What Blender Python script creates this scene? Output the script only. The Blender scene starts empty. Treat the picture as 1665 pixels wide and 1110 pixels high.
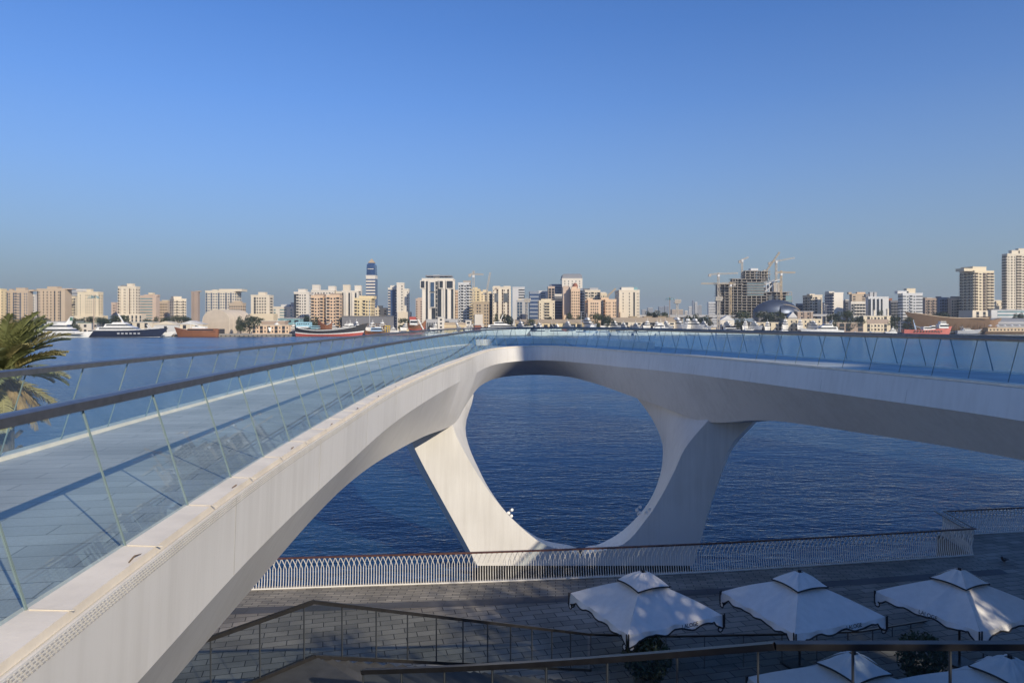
import bpy, bmesh, math, random
from mathutils import Vector, Matrix
R = math.radians
sc = bpy.context.scene
COL = sc.collection

# ------------------------------------------------------------------ camera, sky, sun
E = 14.2                     # eye height above the water
F = 1155.0                   # focal length in photograph pixels
cam_data = bpy.data.cameras.new("camera")
cam_data.sensor_width = 36.0
cam_data.lens = F / 1665.0 * 36.0
cam_data.shift_y = -33.0 / 1665.0
cam_data.clip_start = 0.1
cam_data.clip_end = 30000.0
cam = bpy.data.objects.new("camera", cam_data)
cam.location = (0, 0, E)
cam.rotation_euler = (R(90), 0, 0)
COL.objects.link(cam)
sc.camera = cam

SUN_EL, SUN_ROT = 25.0, 144.6
SUN_DIR = Vector((math.sin(R(SUN_ROT)) * math.cos(R(SUN_EL)), math.cos(R(SUN_ROT)) * math.cos(R(SUN_EL)), math.sin(R(SUN_EL))))
world = bpy.data.worlds.new("World")
sc.world = world
world.use_nodes = True
wn = world.node_tree.nodes
bg = wn["Background"]
sky = wn.new("ShaderNodeTexSky")
sky.sky_type = 'NISHITA'
sky.sun_disc = False
sky.sun_elevation = R(SUN_EL)
sky.sun_rotation = R(SUN_ROT)
sky.altitude = 0.0
sky.air_density = 1.0
sky.dust_density = 0.0
sky.ozone_density = 5.0
wl = world.node_tree.links
# clear deep blue overhead, a grey dust layer close to the horizon
vm = wn.new("ShaderNodeVectorMath"); vm.operation = 'MULTIPLY'; vm.inputs[1].default_value = (0.80, 1.10, 1.53)
wl.new(sky.outputs[0], vm.inputs[0])
wtc = wn.new("ShaderNodeTexCoord"); wsx = wn.new("ShaderNodeSeparateXYZ")
wl.new(wtc.outputs["Generated"], wsx.inputs[0])
wr = wn.new("ShaderNodeValToRGB"); wr.color_ramp.interpolation = 'LINEAR'
els = wr.color_ramp.elements
els[0].position = 0.0; els[0].color = (1,1,1,1)
els[1].position = 0.50; els[1].color = (0,0,0,1)
for ps, v in ((0.03,1.0),(0.113,0.68),(0.20,0.38),(0.29,0.14),(0.38,0.03)):
    e_ = els.new(ps); e_.color = (v,v,v,1)
wl.new(wsx.outputs["Z"], wr.inputs[0])
wmx = wn.new("ShaderNodeMix"); wmx.data_type = 'RGBA'
wmx.inputs[7].default_value = (2.75, 3.45, 3.90, 1)
wl.new(wr.outputs[0], wmx.inputs[0]); wl.new(vm.outputs[0], wmx.inputs[6])
wl.new(wmx.outputs[2], bg.inputs[0])
bg.inputs[1].default_value = 0.10

sun_data = bpy.data.lights.new("sun", 'SUN')
sun_data.energy = 4.7
sun_data.angle = R(0.5)
sun_data.color = (1.0, 0.88, 0.70)
sun = bpy.data.objects.new("sun", sun_data)
sun.rotation_euler = (-SUN_DIR).to_track_quat('-Z', 'Y').to_euler()
sun.location = (60, -80, 120)
COL.objects.link(sun)

sc.view_settings.view_transform = 'Standard'
sc.view_settings.look = 'None'
sc.view_settings.gamma = 1.0
sc.view_settings.exposure = 0.0
sc.view_settings.use_curve_mapping = False
sc.render.engine = 'CYCLES'
sc.cycles.use_denoising = True
sc.cycles.max_bounces = 10
sc.cycles.transparent_max_bounces = 24
sc.cycles.glossy_bounces = 4
sc.cycles.volume_bounces = 0

# ------------------------------------------------------------------ helpers
def P(px, py, d):
    """a point of the place, seen at photograph pixel (px, py) and d metres away"""
    return Vector(((px - 832.5) / F * d, d, E - (py - 522.0) / F * d))

class MB:
    def __init__(s):
        s.v, s.f, s.m = [], [], []
    def add(s, vs, fs, mi=0):
        o = len(s.v)
        s.v += [tuple(v) for v in vs]
        for f in fs:
            s.f.append([o + i for i in f]); s.m.append(mi)
    def quad(s, a, b, c, d, mi=0):
        s.add([a, b, c, d], [(0, 1, 2, 3)], mi)
    def box(s, x0, x1, y0, y1, z0, z1, mi=0):
        s.add([(x0,y0,z0),(x1,y0,z0),(x1,y1,z0),(x0,y1,z0),(x0,y0,z1),(x1,y0,z1),(x1,y1,z1),(x0,y1,z1)],
              [(0,3,2,1),(4,5,6,7),(0,1,5,4),(1,2,6,5),(2,3,7,6),(3,0,4,7)], mi)
    def bar(s, a, b, w, h, mi=0, up=(0,0,1)):
        a, b = Vector(a), Vector(b)
        t = (b - a).normalized()
        u = t.cross(Vector(up))
        if u.length < 1e-4: u = t.cross(Vector((0,1,0)))
        u.normalize(); n = u.cross(t)
        u *= w / 2; n *= h / 2
        s.add([a-u-n, a+u-n, a+u+n, a-u+n, b-u-n, b+u-n, b+u+n, b-u+n],
              [(0,1,2,3),(7,6,5,4),(0,4,5,1),(1,5,6,2),(2,6,7,3),(3,7,4,0)], mi)
    def prism(s, poly, z0, z1, mi=0):
        n = len(poly)
        s.add([(x,y,z0) for x,y in poly] + [(x,y,z1) for x,y in poly],
              [tuple(range(n-1,-1,-1)), tuple(range(n,2*n))] + [(i,(i+1)%n,n+(i+1)%n,n+i) for i in range(n)], mi)
    def loft(s, rows, mi=0, closed=True, caps=True):
        n = len(rows[0])
        vs = [p for r in rows for p in r]
        fs = []
        for i in range(len(rows)-1):
            for j in range(n if closed else n-1):
                k = (j+1) % n
                fs.append((i*n+j, i*n+k, (i+1)*n+k, (i+1)*n+j))
        if caps and closed:
            fs.append(tuple(range(n-1,-1,-1)))
            fs.append(tuple((len(rows)-1)*n+j for j in range(n)))
        s.add(vs, fs, mi)
    def tube(s, pts, r, n=6, mi=0):
        pts = [Vector(p) for p in pts]
        rows = []
        for i, p in enumerate(pts):
            t = (pts[min(i+1,len(pts)-1)] - pts[max(i-1,0)]).normalized()
            u = t.cross(Vector((0,0,1)))
            if u.length < 1e-3: u = t.cross(Vector((0,1,0)))
            u.normalize(); w = u.cross(t)
            rr = r[i] if isinstance(r, (list, tuple)) else r
            rows.append([p + (u*math.cos(2*math.pi*k/n) + w*math.sin(2*math.pi*k/n))*rr for k in range(n)])
        s.loft(rows, mi)
    def ball(s, c, rx, ry, rz, nu=10, nv=6, mi=0):
        rows = []
        for i in range(nv+1):
            a = -math.pi/2 + math.pi*i/nv
            rr = max(math.cos(a), 0.02)
            rows.append([(c[0]+rx*rr*math.cos(2*math.pi*j/nu), c[1]+ry*rr*math.sin(2*math.pi*j/nu), c[2]+rz*math.sin(a)) for j in range(nu)])
        s.loft(rows, mi)
    def build(s, name, mats, parent=None, smooth=None):
        me = bpy.data.meshes.new(name)
        me.from_pydata(s.v, [], s.f)
        if not isinstance(mats, (list, tuple)): mats = [mats]
        for m in mats: me.materials.append(m)
        me.polygons.foreach_set("material_index", s.m)
        if smooth is not None:
            me.shade_smooth()
            if smooth < 180: me.set_sharp_from_angle(angle=R(smooth))
        bm = bmesh.new(); bm.from_mesh(me)
        bmesh.ops.recalc_face_normals(bm, faces=bm.faces)
        bm.to_mesh(me); bm.free()
        me.update()
        o = bpy.data.objects.new(name, me)
        COL.objects.link(o)
        if parent is not None: o.parent = parent
        return o

def tag(o, label=None, cat=None, group=None, kind=None):
    if label: o["label"] = label
    if cat: o["category"] = cat
    if group: o["group"] = group
    if kind: o["kind"] = kind
    return o
def thing(name, label, cat, loc=(0,0,0), rz=0.0, group=None):
    o = bpy.data.objects.new(name, None)
    o.empty_display_size = 0.3
    o.location = loc; o.rotation_euler = (0,0,rz)
    COL.objects.link(o)
    return tag(o, label, cat, group)
CH = {}
def dup(root, loc, rz=0.0, label=None, group=None, scale=None):
    def cp(o, par):
        c = o.copy(); COL.objects.link(c)
        if par is not None: c.parent = par
        for k in [x for x in bpy.data.objects if x.parent == o]: cp(k, c)
        return c
    r = cp(root, None)
    r.location = loc; r.rotation_euler = (0,0,rz)
    if scale: r.scale = scale
    if label: r["label"] = label
    if group: r["group"] = group
    return r

def catmull(pts, n):
    """n points evenly along a smooth curve through pts (tuples of any size)"""
    pts = [tuple(p) for p in pts]
    k = len(pts[0]); dense = []
    for i in range(len(pts)-1):
        p0, p1, p2, p3 = pts[max(i-1,0)], pts[i], pts[i+1], pts[min(i+2,len(pts)-1)]
        for j in range(24):
            t = j/24.0
            dense.append(tuple(0.5*((2*p1[c]) + (-p0[c]+p2[c])*t + (2*p0[c]-5*p1[c]+4*p2[c]-p3[c])*t*t + (-p0[c]+3*p1[c]-3*p2[c]+p3[c])*t**3) for c in range(k)))
    dense.append(pts[-1])
    L = [0.0]
    for a, b in zip(dense, dense[1:]):
        L.append(L[-1] + math.dist(a[:3], b[:3]))
    out, j = [], 0
    for i in range(n):
        s = L[-1]*i/(n-1)
        while j < len(L)-2 and L[j+1] < s: j += 1
        t = (s-L[j])/max(L[j+1]-L[j], 1e-9)
        out.append(tuple(dense[j][c] + (dense[j+1][c]-dense[j][c])*t for c in range(k)))
    return out

# ------------------------------------------------------------------ materials
def newmat(name):
    m = bpy.data.materials.new(name); m.use_nodes = True
    return m, m.node_tree.nodes, m.node_tree.links, m.node_tree.nodes["Principled BSDF"]
def pmat(name, col, rough=0.6, metal=0.0, var=0.12, scale=3.0, bump=0.0, bscale=30.0, stretch=(1,1,1), spec=0.5):
    m, n, l, b = newmat(name)
    b.inputs["Roughness"].default_value = rough
    b.inputs["Metallic"].default_value = metal
    b.inputs["Specular IOR Level"].default_value = spec
    tc = n.new("ShaderNodeTexCoord"); mp = n.new("ShaderNodeMapping")
    mp.inputs["Scale"].default_value = stretch
    l.new(tc.outputs["Object"], mp.inputs[0])
    nz = n.new("ShaderNodeTexNoise"); nz.inputs["Scale"].default_value = scale; nz.inputs["Detail"].default_value = 6
    l.new(mp.outputs[0], nz.inputs["Vector"])
    cr = n.new("ShaderNodeValToRGB")
    cr.color_ramp.elements[0].position = 0.3; cr.color_ramp.elements[1].position = 0.7
    cr.color_ramp.elements[0].color = tuple(c*(1-var) for c in col) + (1,)
    cr.color_ramp.elements[1].color = tuple(min(1, c*(1+var)) for c in col) + (1,)
    l.new(nz.outputs[0], cr.inputs[0]); l.new(cr.outputs[0], b.inputs["Base Color"])
    if bump > 0:
        n2 = n.new("ShaderNodeTexNoise"); n2.inputs["Scale"].default_value = bscale; n2.inputs["Detail"].default_value = 4
        l.new(mp.outputs[0], n2.inputs["Vector"])
        bp = n.new("ShaderNodeBump"); bp.inputs["Strength"].default_value = bump; bp.inputs["Distance"].default_value = 0.02
        l.new(n2.outputs[0], bp.inputs["Height"]); l.new(bp.outputs[0], b.inputs["Normal"])
    return m

def glass_mat(name, tint, base, ior=1.5, refl=(0.75,0.9,1.0)):
    m, n, l, b = newmat(name); n.remove(b)
    out = n["Material Output"]
    tr = n.new("ShaderNodeBsdfTransparent"); tr.inputs[0].default_value = tint + (1,)
    gl = n.new("ShaderNodeBsdfGlossy"); gl.inputs["Roughness"].default_value = 0.0; gl.inputs["Color"].default_value = refl + (1,)
    lw = n.new("ShaderNodeLayerWeight"); lw.inputs[0].default_value = 0.5
    fr = n.new("ShaderNodeMath"); fr.operation = 'POWER'; fr.inputs[1].default_value = 4.0
    l.new(lw.outputs["Facing"], fr.inputs[0])
    ma = n.new("ShaderNodeMath"); ma.operation = 'MULTIPLY_ADD'
    ma.inputs[1].default_value = 1.0 - base; ma.inputs[2].default_value = base; ma.use_clamp = True
    l.new(fr.outputs[0], ma.inputs[0])
    mx = n.new("ShaderNodeMixShader")
    l.new(ma.outputs[0], mx.inputs[0]); l.new(tr.outputs[0], mx.inputs[1]); l.new(gl.outputs[0], mx.inputs[2])
    l.new(mx.outputs[0], out.inputs["Surface"])
    return m

def brick_mat(name, c1, c2, mortar, bw, bh, rot=0.0, rough=0.75, msize=0.012, offset=0.5, grime=0.35):
    m, n, l, b = newmat(name)
    tc = n.new("ShaderNodeTexCoord"); mp = n.new("ShaderNodeMapping")
    mp.inputs["Rotation"].default_value = (0, 0, rot)
    l.new(tc.outputs["Object"], mp.inputs[0])
    br = n.new("ShaderNodeTexBrick")
    br.inputs["Scale"].default_value = 1.0
    br.inputs["Brick Width"].default_value = bw; br.inputs["Row Height"].default_value = bh
    br.inputs["Mortar Size"].default_value = msize; br.inputs["Mortar Smooth"].default_value = 0.1
    br.inputs["Color1"].default_value = c1 + (1,); br.inputs["Color2"].default_value = c2 + (1,); br.inputs["Mortar"].default_value = mortar + (1,)
    br.offset = offset
    l.new(mp.outputs[0], br.inputs["Vector"])
    nz = n.new("ShaderNodeTexNoise"); nz.inputs["Scale"].default_value = 0.6; nz.inputs["Detail"].default_value = 8
    l.new(tc.outputs["Object"], nz.inputs["Vector"])
    mr = n.new("ShaderNodeMapRange"); mr.inputs[1].default_value = 0.3; mr.inputs[2].default_value = 0.7
    mr.inputs[3].default_value = 1-grime; mr.inputs[4].default_value = 1.0+grime*0.4
    l.new(nz.outputs[0], mr.inputs[0])
    n3 = n.new("ShaderNodeTexNoise"); n3.inputs["Scale"].default_value = 45; n3.inputs["Detail"].default_value = 3
    l.new(tc.outputs["Object"], n3.inputs["Vector"])
    mr3 = n.new("ShaderNodeMapRange"); mr3.inputs[3].default_value = 0.8; mr3.inputs[4].default_value = 1.2
    l.new(n3.outputs[0], mr3.inputs[0])
    mm = n.new("ShaderNodeMath"); mm.operation = 'MULTIPLY'
    l.new(mr.outputs[0], mm.inputs[0]); l.new(mr3.outputs[0], mm.inputs[1])
    vm = n.new("ShaderNodeVectorMath"); vm.operation = 'SCALE'
    l.new(br.outputs["Color"], vm.inputs[0]); l.new(mm.outputs[0], vm.inputs["Scale"])
    l.new(vm.outputs[0], b.inputs["Base Color"])
    b.inputs["Roughness"].default_value = rough
    bp = n.new("ShaderNodeBump"); bp.inputs["Strength"].default_value = 0.5; bp.inputs["Distance"].default_value = 0.01; bp.invert = True
    l.new(br.outputs["Fac"], bp.inputs["Height"]); l.new(bp.outputs[0], b.inputs["Normal"])
    return m

# white painted steel with faint vertical streaks and grime
def bridge_paint():
    m, n, l, b = newmat("white_bridge_paint")
    tc = n.new("ShaderNodeTexCoord")
    mp = n.new("ShaderNodeMapping"); mp.inputs["Scale"].default_value = (2.2, 2.2, 0.12)
    l.new(tc.outputs["Object"], mp.inputs[0])
    nz = n.new("ShaderNodeTexNoise"); nz.inputs["Scale"].default_value = 2.0; nz.inputs["Detail"].default_value = 8; nz.inputs["Roughness"].default_value = 0.65
    l.new(mp.outputs[0], nz.inputs["Vector"])
    n2 = n.new("ShaderNodeTexNoise"); n2.inputs["Scale"].default_value = 0.35; n2.inputs["Detail"].default_value = 5
    l.new(tc.outputs["Object"], n2.inputs["Vector"])
    ad = n.new("ShaderNodeMath"); ad.operation = 'ADD'
    l.new(nz.outputs[0], ad.inputs[0]); l.new(n2.outputs[0], ad.inputs[1])
    cr = n.new("ShaderNodeValToRGB")
    cr.color_ramp.elements[0].position = 0.36; cr.color_ramp.elements[1].position = 0.56
    cr.color_ramp.elements[0].color = (0.67, 0.652, 0.61, 1); cr.color_ramp.elements[1].color = (0.77, 0.755, 0.715, 1)
    hv = n.new("ShaderNodeMath"); hv.operation = 'MULTIPLY'; hv.inputs[1].default_value = 0.5
    l.new(ad.outputs[0], hv.inputs[0])
    l.new(hv.outputs[0], cr.inputs[0]); l.new(cr.outputs[0], b.inputs["Base Color"])
    b.inputs["Roughness"].default_value = 0.42
    b.inputs["Specular IOR Level"].default_value = 0.4
    n4 = n.new("ShaderNodeTexNoise"); n4.inputs["Scale"].default_value = 0.8; n4.inputs["Detail"].default_value = 3
    l.new(tc.outputs["Object"], n4.inputs["Vector"])
    bp = n.new("ShaderNodeBump"); bp.inputs["Strength"].default_value = 0.12; bp.inputs["Distance"].default_value = 0.06
    l.new(n4.outputs[0], bp.inputs["Height"]); l.new(bp.outputs[0], b.inputs["Normal"])
    return m

def water_mat():
    m, n, l, b = newmat("creek_water"); n.remove(b)
    df = n.new("ShaderNodeBsdfDiffuse"); df.inputs[0].default_value = (0.008, 0.030, 0.068, 1)
    gl = n.new("ShaderNodeBsdfGlossy"); gl.inputs["Roughness"].default_value = 0.07; gl.inputs["Color"].default_value = (0.85, 0.95, 1.0, 1)
    fr = n.new("ShaderNodeFresnel"); fr.inputs[0].default_value = 1.62
    mx = n.new("ShaderNodeMixShader")
    l.new(fr.outputs[0], mx.inputs[0]); l.new(df.outputs[0], mx.inputs[1]); l.new(gl.outputs[0], mx.inputs[2])
    l.new(mx.outputs[0], n["Material Output"].inputs["Surface"])
    tc = n.new("ShaderNodeTexCoord")
    prev = None
    pn = n.new("ShaderNodeTexNoise"); pn.inputs["Scale"].default_value = 1.0; pn.inputs["Detail"].default_value = 4
    pm = n.new("ShaderNodeMapping"); pm.inputs["Scale"].default_value = (0.012, 0.03, 1); pm.inputs["Rotation"].default_value = (0,0,0.3)
    l.new(tc.outputs["Object"], pm.inputs[0]); l.new(pm.outputs[0], pn.inputs["Vector"])
    pr = n.new("ShaderNodeMapRange"); pr.inputs[1].default_value = 0.35; pr.inputs[2].default_value = 0.65; pr.inputs[3].default_value = 0.55; pr.inputs[4].default_value = 1.15
    l.new(pn.outputs[0], pr.inputs[0])
    for (sx, sy, rot, dist, st) in ((0.16,0.40,0.22,0.25,0.6),(0.55,1.25,-0.25,0.17,0.75),(1.7,3.6,0.35,0.075,0.85),(5.0,9.0,-0.1,0.024,0.8)):
        mp = n.new("ShaderNodeMapping"); mp.inputs["Scale"].default_value = (sx, sy, 1); mp.inputs["Rotation"].default_value = (0,0,rot)
        l.new(tc.outputs["Object"], mp.inputs[0])
        nz = n.new("ShaderNodeTexNoise"); nz.inputs["Scale"].default_value = 1.0; nz.inputs["Detail"].default_value = 2; nz.inputs["Roughness"].default_value = 0.5
        nz.inputs["Distortion"].default_value = 0.5
        l.new(mp.outputs[0], nz.inputs["Vector"])
        bp = n.new("ShaderNodeBump"); bp.inputs["Strength"].default_value = st; bp.inputs["Distance"].default_value = dist
        sm = n.new("ShaderNodeMath"); sm.operation = 'MULTIPLY'; sm.inputs[1].default_value = st
        l.new(pr.outputs[0], sm.inputs[0]); l.new(sm.outputs[0], bp.inputs["Strength"])
        l.new(nz.outputs[0], bp.inputs["Height"])
        if prev is not None: l.new(prev.outputs[0], bp.inputs["Normal"])
        prev = bp
    # normals tilted to the near shore so reflections take bluer, higher sky
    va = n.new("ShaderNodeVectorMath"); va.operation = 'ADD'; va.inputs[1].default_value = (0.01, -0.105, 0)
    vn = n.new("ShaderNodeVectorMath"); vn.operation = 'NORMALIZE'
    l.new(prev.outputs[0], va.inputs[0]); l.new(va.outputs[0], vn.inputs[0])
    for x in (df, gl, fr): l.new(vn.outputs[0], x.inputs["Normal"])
    return m

M = {}
M['paint'] = bridge_paint()
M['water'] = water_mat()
M['glass'] = glass_mat("railing_glass", (0.85, 0.93, 0.93), 0.09)
M['dark_glass'] = glass_mat("stair_glass", (0.70, 0.77, 0.80), 0.05)
M['glass_edge'] = pmat("glass_edge", (0.17, 0.23, 0.23), 0.3, var=0.1)
M['seam'] = pmat("panel_seam", (0.045, 0.05, 0.055), 0.4)
M['steel'] = pmat("brushed_steel", (0.22, 0.22, 0.22), 0.36, metal=0.75, var=0.15, scale=8)
M['dark_rail'] = pmat("dark_bronze_rail", (0.035, 0.034, 0.035), 0.36, metal=0.4, var=0.2, scale=6)
M['wood_rail'] = pmat("brown_wood_rail", (0.085, 0.032, 0.022), 0.55, var=0.25, scale=6)
M['fence_white'] = pmat("fence_white", (0.72, 0.70, 0.66), 0.45, var=0.06)
M['deck_pave'] = brick_mat("deck_paving", (0.50,0.51,0.50), (0.42,0.43,0.425), (0.25,0.255,0.25), 1.35, 0.34, rot=R(-9), rough=0.7, msize=0.008, grime=0.3)
M['kerb'] = pmat("pale_kerb_stone", (0.86, 0.77, 0.63), 0.6, var=0.10, scale=2.5, bump=0.1)
M['pave'] = brick_mat("promenade_paving", (0.31,0.28,0.235), (0.20,0.182,0.155), (0.04,0.036,0.03), 0.78, 0.39, rot=R(-14), msize=0.016)
M['pave_small'] = brick_mat("edge_paving", (0.33,0.30,0.25), (0.21,0.195,0.168), (0.04,0.038,0.035), 0.62, 0.17, rot=R(3.5), msize=0.014)
M['pave_dark'] = brick_mat("dark_band_paving", (0.10,0.10,0.105), (0.085,0.085,0.09), (0.05,0.05,0.05), 1.2, 0.6, rot=R(3.5), msize=0.008)
M['step_stone'] = brick_mat("step_stone", (0.095,0.095,0.094), (0.078,0.078,0.078), (0.10,0.10,0.10), 1.1, 0.55, rot=R(20), msize=0.008)
M['black'] = pmat("black_rubber", (0.012,0.012,0.013), 0.6)
M['concrete'] = pmat("quay_concrete", (0.34,0.32,0.29), 0.85, var=0.2, scale=0.8, bump=0.2)
M['canvas'] = pmat("white_canvas", (0.74,0.72,0.68), 0.85, var=0.05, scale=5, bump=0.15, bscale=9, spec=0.2)
M['black_trim'] = pmat("black_piping", (0.014,0.014,0.016), 0.7)
M['white_metal'] = pmat("white_metal", (0.70,0.69,0.66), 0.4, var=0.05)

# ------------------------------------------------------------------ water, promenade
mb = MB()
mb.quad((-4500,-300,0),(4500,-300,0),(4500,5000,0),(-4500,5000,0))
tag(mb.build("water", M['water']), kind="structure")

ZP = E - 10.7                              # promenade level
FENCE_PX = [(-500,1000),(-120,982),(150,970),(385,960),(600,952.5),(780,947),(930,941),(1125,932),(1165,930),(1402,915),(1583,903)]
def on_ground(px, py, z=ZP):
    d = (E - z) * F / (py - 522.0)
    return P(px, py, d)
FENCE = [on_ground(*p) for p in FENCE_PX]
jog0 = FENCE[-1]
jog1 = jog0 + Vector((0.35, 2.9, 0))
FENCE2 = [jog1, jog1 + Vector((4.5, 0.75, 0)), jog1 + Vector((10.0, 1.2, 0)), jog1 + Vector((20, 1.4, 0))]
edge = [(p.x, p.y + 0.35) for p in FENCE] + [(jog1.x - 0.1, jog1.y + 0.35)] + [(p.x, p.y + 0.35) for p in FENCE2[1:]]
poly = [(-60, -70)] + [(-60, edge[0][1])] + edge + [(90, edge[-1][1]), (90, -70)]
mb = MB(); mb.prism(poly, -2.0, ZP)
tag(mb.build("promenade", [M['pave']]), kind="structure")
def strip(name, o0, o1, mat, dz):
    mb = MB()
    pts = FENCE
    for a, b in zip(pts, pts[1:]):
        mb.quad((a.x, a.y-o0, ZP+dz), (b.x, b.y-o0, ZP+dz), (b.x, b.y-o1, ZP+dz), (a.x, a.y-o1, ZP+dz))
    tag(mb.build(name, mat), kind="structure")
strip("edge_paving", -0.25, 1.75, M['pave_small'], 0.004)
strip("dark_paving_band", 1.75, 2.35, M['pave_dark'], 0.006)

# ------------------------------------------------------------------ waterfront fence
fence = thing("waterfront_fence", "white railing of bent vertical bars with dark wooden top rail along the promenade edge", "fence", FENCE[3])
inv = -FENCE[3]
def fence_run(pts, h=1.27, sp=0.105, out=0.0):
    """bent bars that meet and part near the top, a bottom rail and a wooden handrail"""
    L = [0]
    for a, b in zip(pts, pts[1:]): L.append(L[-1] + (b-a).length)
    def at(s):
        for i in range(len(pts)-1):
            if s <= L[i+1] or i == len(pts)-2:
                t = (s-L[i])/(L[i+1]-L[i]); d = (pts[i+1]-pts[i]).normalized()
                return pts[i].lerp(pts[i+1], t), d, Vector((-d.y, d.x, 0))
    n = int(L[-1]/sp)
    per = 20
    for k0 in range(0, n, per):
        bars = MB()
        for i in range(k0, min(k0+per, n)):
            p, d, nn = at((i+0.5)*L[-1]/n)
            sg = 1 if i % 2 == 0 else -1
            prof = [(0.05,0,-0.02),(0.30,0,0.05),(0.62,0.0,0.06),(0.76,0.46*sg*sp,0.0),(0.97,-0.44*sg*sp,-0.10),(1.0,-0.44*sg*sp,-0.10)]
            q = [p + inv + Vector((0,0,z*h)) + d*o + nn*c for z, o, c in prof]
            for a, b in zip(q, q[1:]): bars.bar(a, b, 0.022, 0.034, up=nn)
        bars.build("bar_panel", M['fence_white'], fence)
    br, hr = MB(), MB()
    m = max(2, int(L[-1]/1.2))
    q = [at(L[-1]*i/m) for i in range(m+1)]
    for a, b in zip(q, q[1:]):
        br.bar(a[0]+inv+Vector((0,0,0.04)), b[0]+inv+Vector((0,0,0.04)), 0.05, 0.05)
        hr.bar(a[0]+inv-a[2]*0.10+Vector((0,0,h)), b[0]+inv-b[2]*0.10+Vector((0,0,h)), 0.13, 0.045)
    br.build("bottom_rail", M['fence_white'], fence)
    hr.build("handrail", M['wood_rail'], fence)
fence_run(FENCE)
fence_run(FENCE2)
C_RET = pmat('return_cap_grey', (0.22,0.22,0.21), .5)
# return piece where the fence steps back: dense bent fins
fr = MB()
for i in range(15):
    p = jog0.lerp(jog1, (i+0.2)/15.0) + inv
    q = [p+Vector((-0.02,0,0.03)), p+Vector((-0.10,0,0.4)), p+Vector((0.0,0,0.8)), p+Vector((-0.16,0,1.25))]
    for a, b in zip(q, q[1:]): fr.bar(a, b, 0.03, 0.07, up=(0,1,0))
fr.build("return_panel", M['fence_white'], fence)
fr = MB(); fr.bar(jog0+inv+Vector((-0.42,0.1,1.275)), jog1+inv+Vector((-0.40,0,1.275)), 0.10, 0.05)
fr.bar(jog0+inv+Vector((0.0,0.1,1.275)), jog1+inv+Vector((0.05,0,1.275)), 0.10, 0.05)
fr.build("return_cap", C_RET, fence)

# ------------------------------------------------------------------ the white bridge
bridge = thing("viewing_bridge", "white looping footbridge with glass railings over the water, carried by a round openwork pier", "bridge", (0,0,0))
# inner glass foot: x, y, z below eye, fascia depth, belly depth, belly inset
IN = [(-2.85,-5,-2.0,1.08,2.4,.75),(-3.2,2,-2.0,1.08,2.4,.75),(-3.45,6.3,-2.0,1.08,2.4,.75),(-3.7,10.5,-2.02,1.08,2.4,.75),(-3.87,16,-2.04,1.08,2.5,.8),
      (-3.92,20.5,-2.04,1.08,2.65,.85),(-3.75,25,-2.02,1.08,2.85,.9),(-3.25,32,-1.97,1.08,3.3,.9),(-2.65,38.5,-1.93,1.1,3.7,.65),(-2.3,42,-1.9,1.1,3.15,.6),(-1.9,46,-1.88,1.1,2.65,.6),
      (-1.2,49.6,-1.86,1.1,2.5,1.1),(0.2,52.3,-1.83,1.1,2.45,2.4),(2.0,53.4,-1.81,1.1,2.45,3.0),(3.6,52.2,-1.8,1.1,2.45,2.4),(5.0,49.6,-1.8,1.08,2.5,1.1),(6.1,47.0,-1.8,1.05,2.6,.4),
      (7.2,44.7,-1.81,1.05,2.9,.4),(8.25,42.6,-1.82,1.03,3.2,.5),(9.95,38.5,-1.83,1.0,3.65,.7),(11.4,34,-1.83,1.0,2.95,1.0),(13.1,28,-1.83,1.0,2.65,1.1),(14.3,23.5,-1.83,1.0,2.5,1.2),
      (14.95,20.5,-1.83,1.0,2.5,1.3),(15.8,14,-1.83,1.0,2.4,1.3),(16.3,6,-1.83,1.0,2.4,1.3),(16.5,-5,-1.83,1.0,2.4,1.3)]
OUT = [(-7.0,-5),(-7.3,2),(-7.5,9),(-7.75,14),(-7.9,18),(-7.95,22),(-7.8,27),(-7.35,34),(-6.8,41),(-6.3,45),(-5.7,49),(-4.6,54),(-2.4,59.5),(1.8,62.5),(5.6,60.8),(8.2,56.5),(9.7,52.5),
       (10.9,49.2),(12.1,46),(14.0,40),(15.6,35),(17.2,28.6),(18.4,23.5),(19.0,20.5),(19.9,14),(20.4,6),(20.6,-5)]
NS = 150
def dense_pair():
    """stations along the deck: the inner curve evenly spaced, the outer one matched by control point"""
    tin = []
    for i in range(len(IN)-1):
        for j in range(8): tin.append(i + j/8.0)
    tin.append(len(IN)-1)
    def ev(pts, t):
        i = min(int(t), len(pts)-2); u = t - i
        p0, p1, p2, p3 = pts[max(i-1,0)], pts[i], pts[i+1], pts[min(i+2,len(pts)-1)]
        return tuple(0.5*((2*b)+(-a+c)*u+(2*a-5*b+4*c-d)*u*u+(-a+3*b-3*c+d)*u**3) for a,b,c,d in zip(p0,p1,p2,p3))
    return [(ev(IN, t), ev(OUT, t)) for t in tin]
ST = dense_pair()
rows, deck, kerb_i, kerb_o = [], [], [], []
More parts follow.
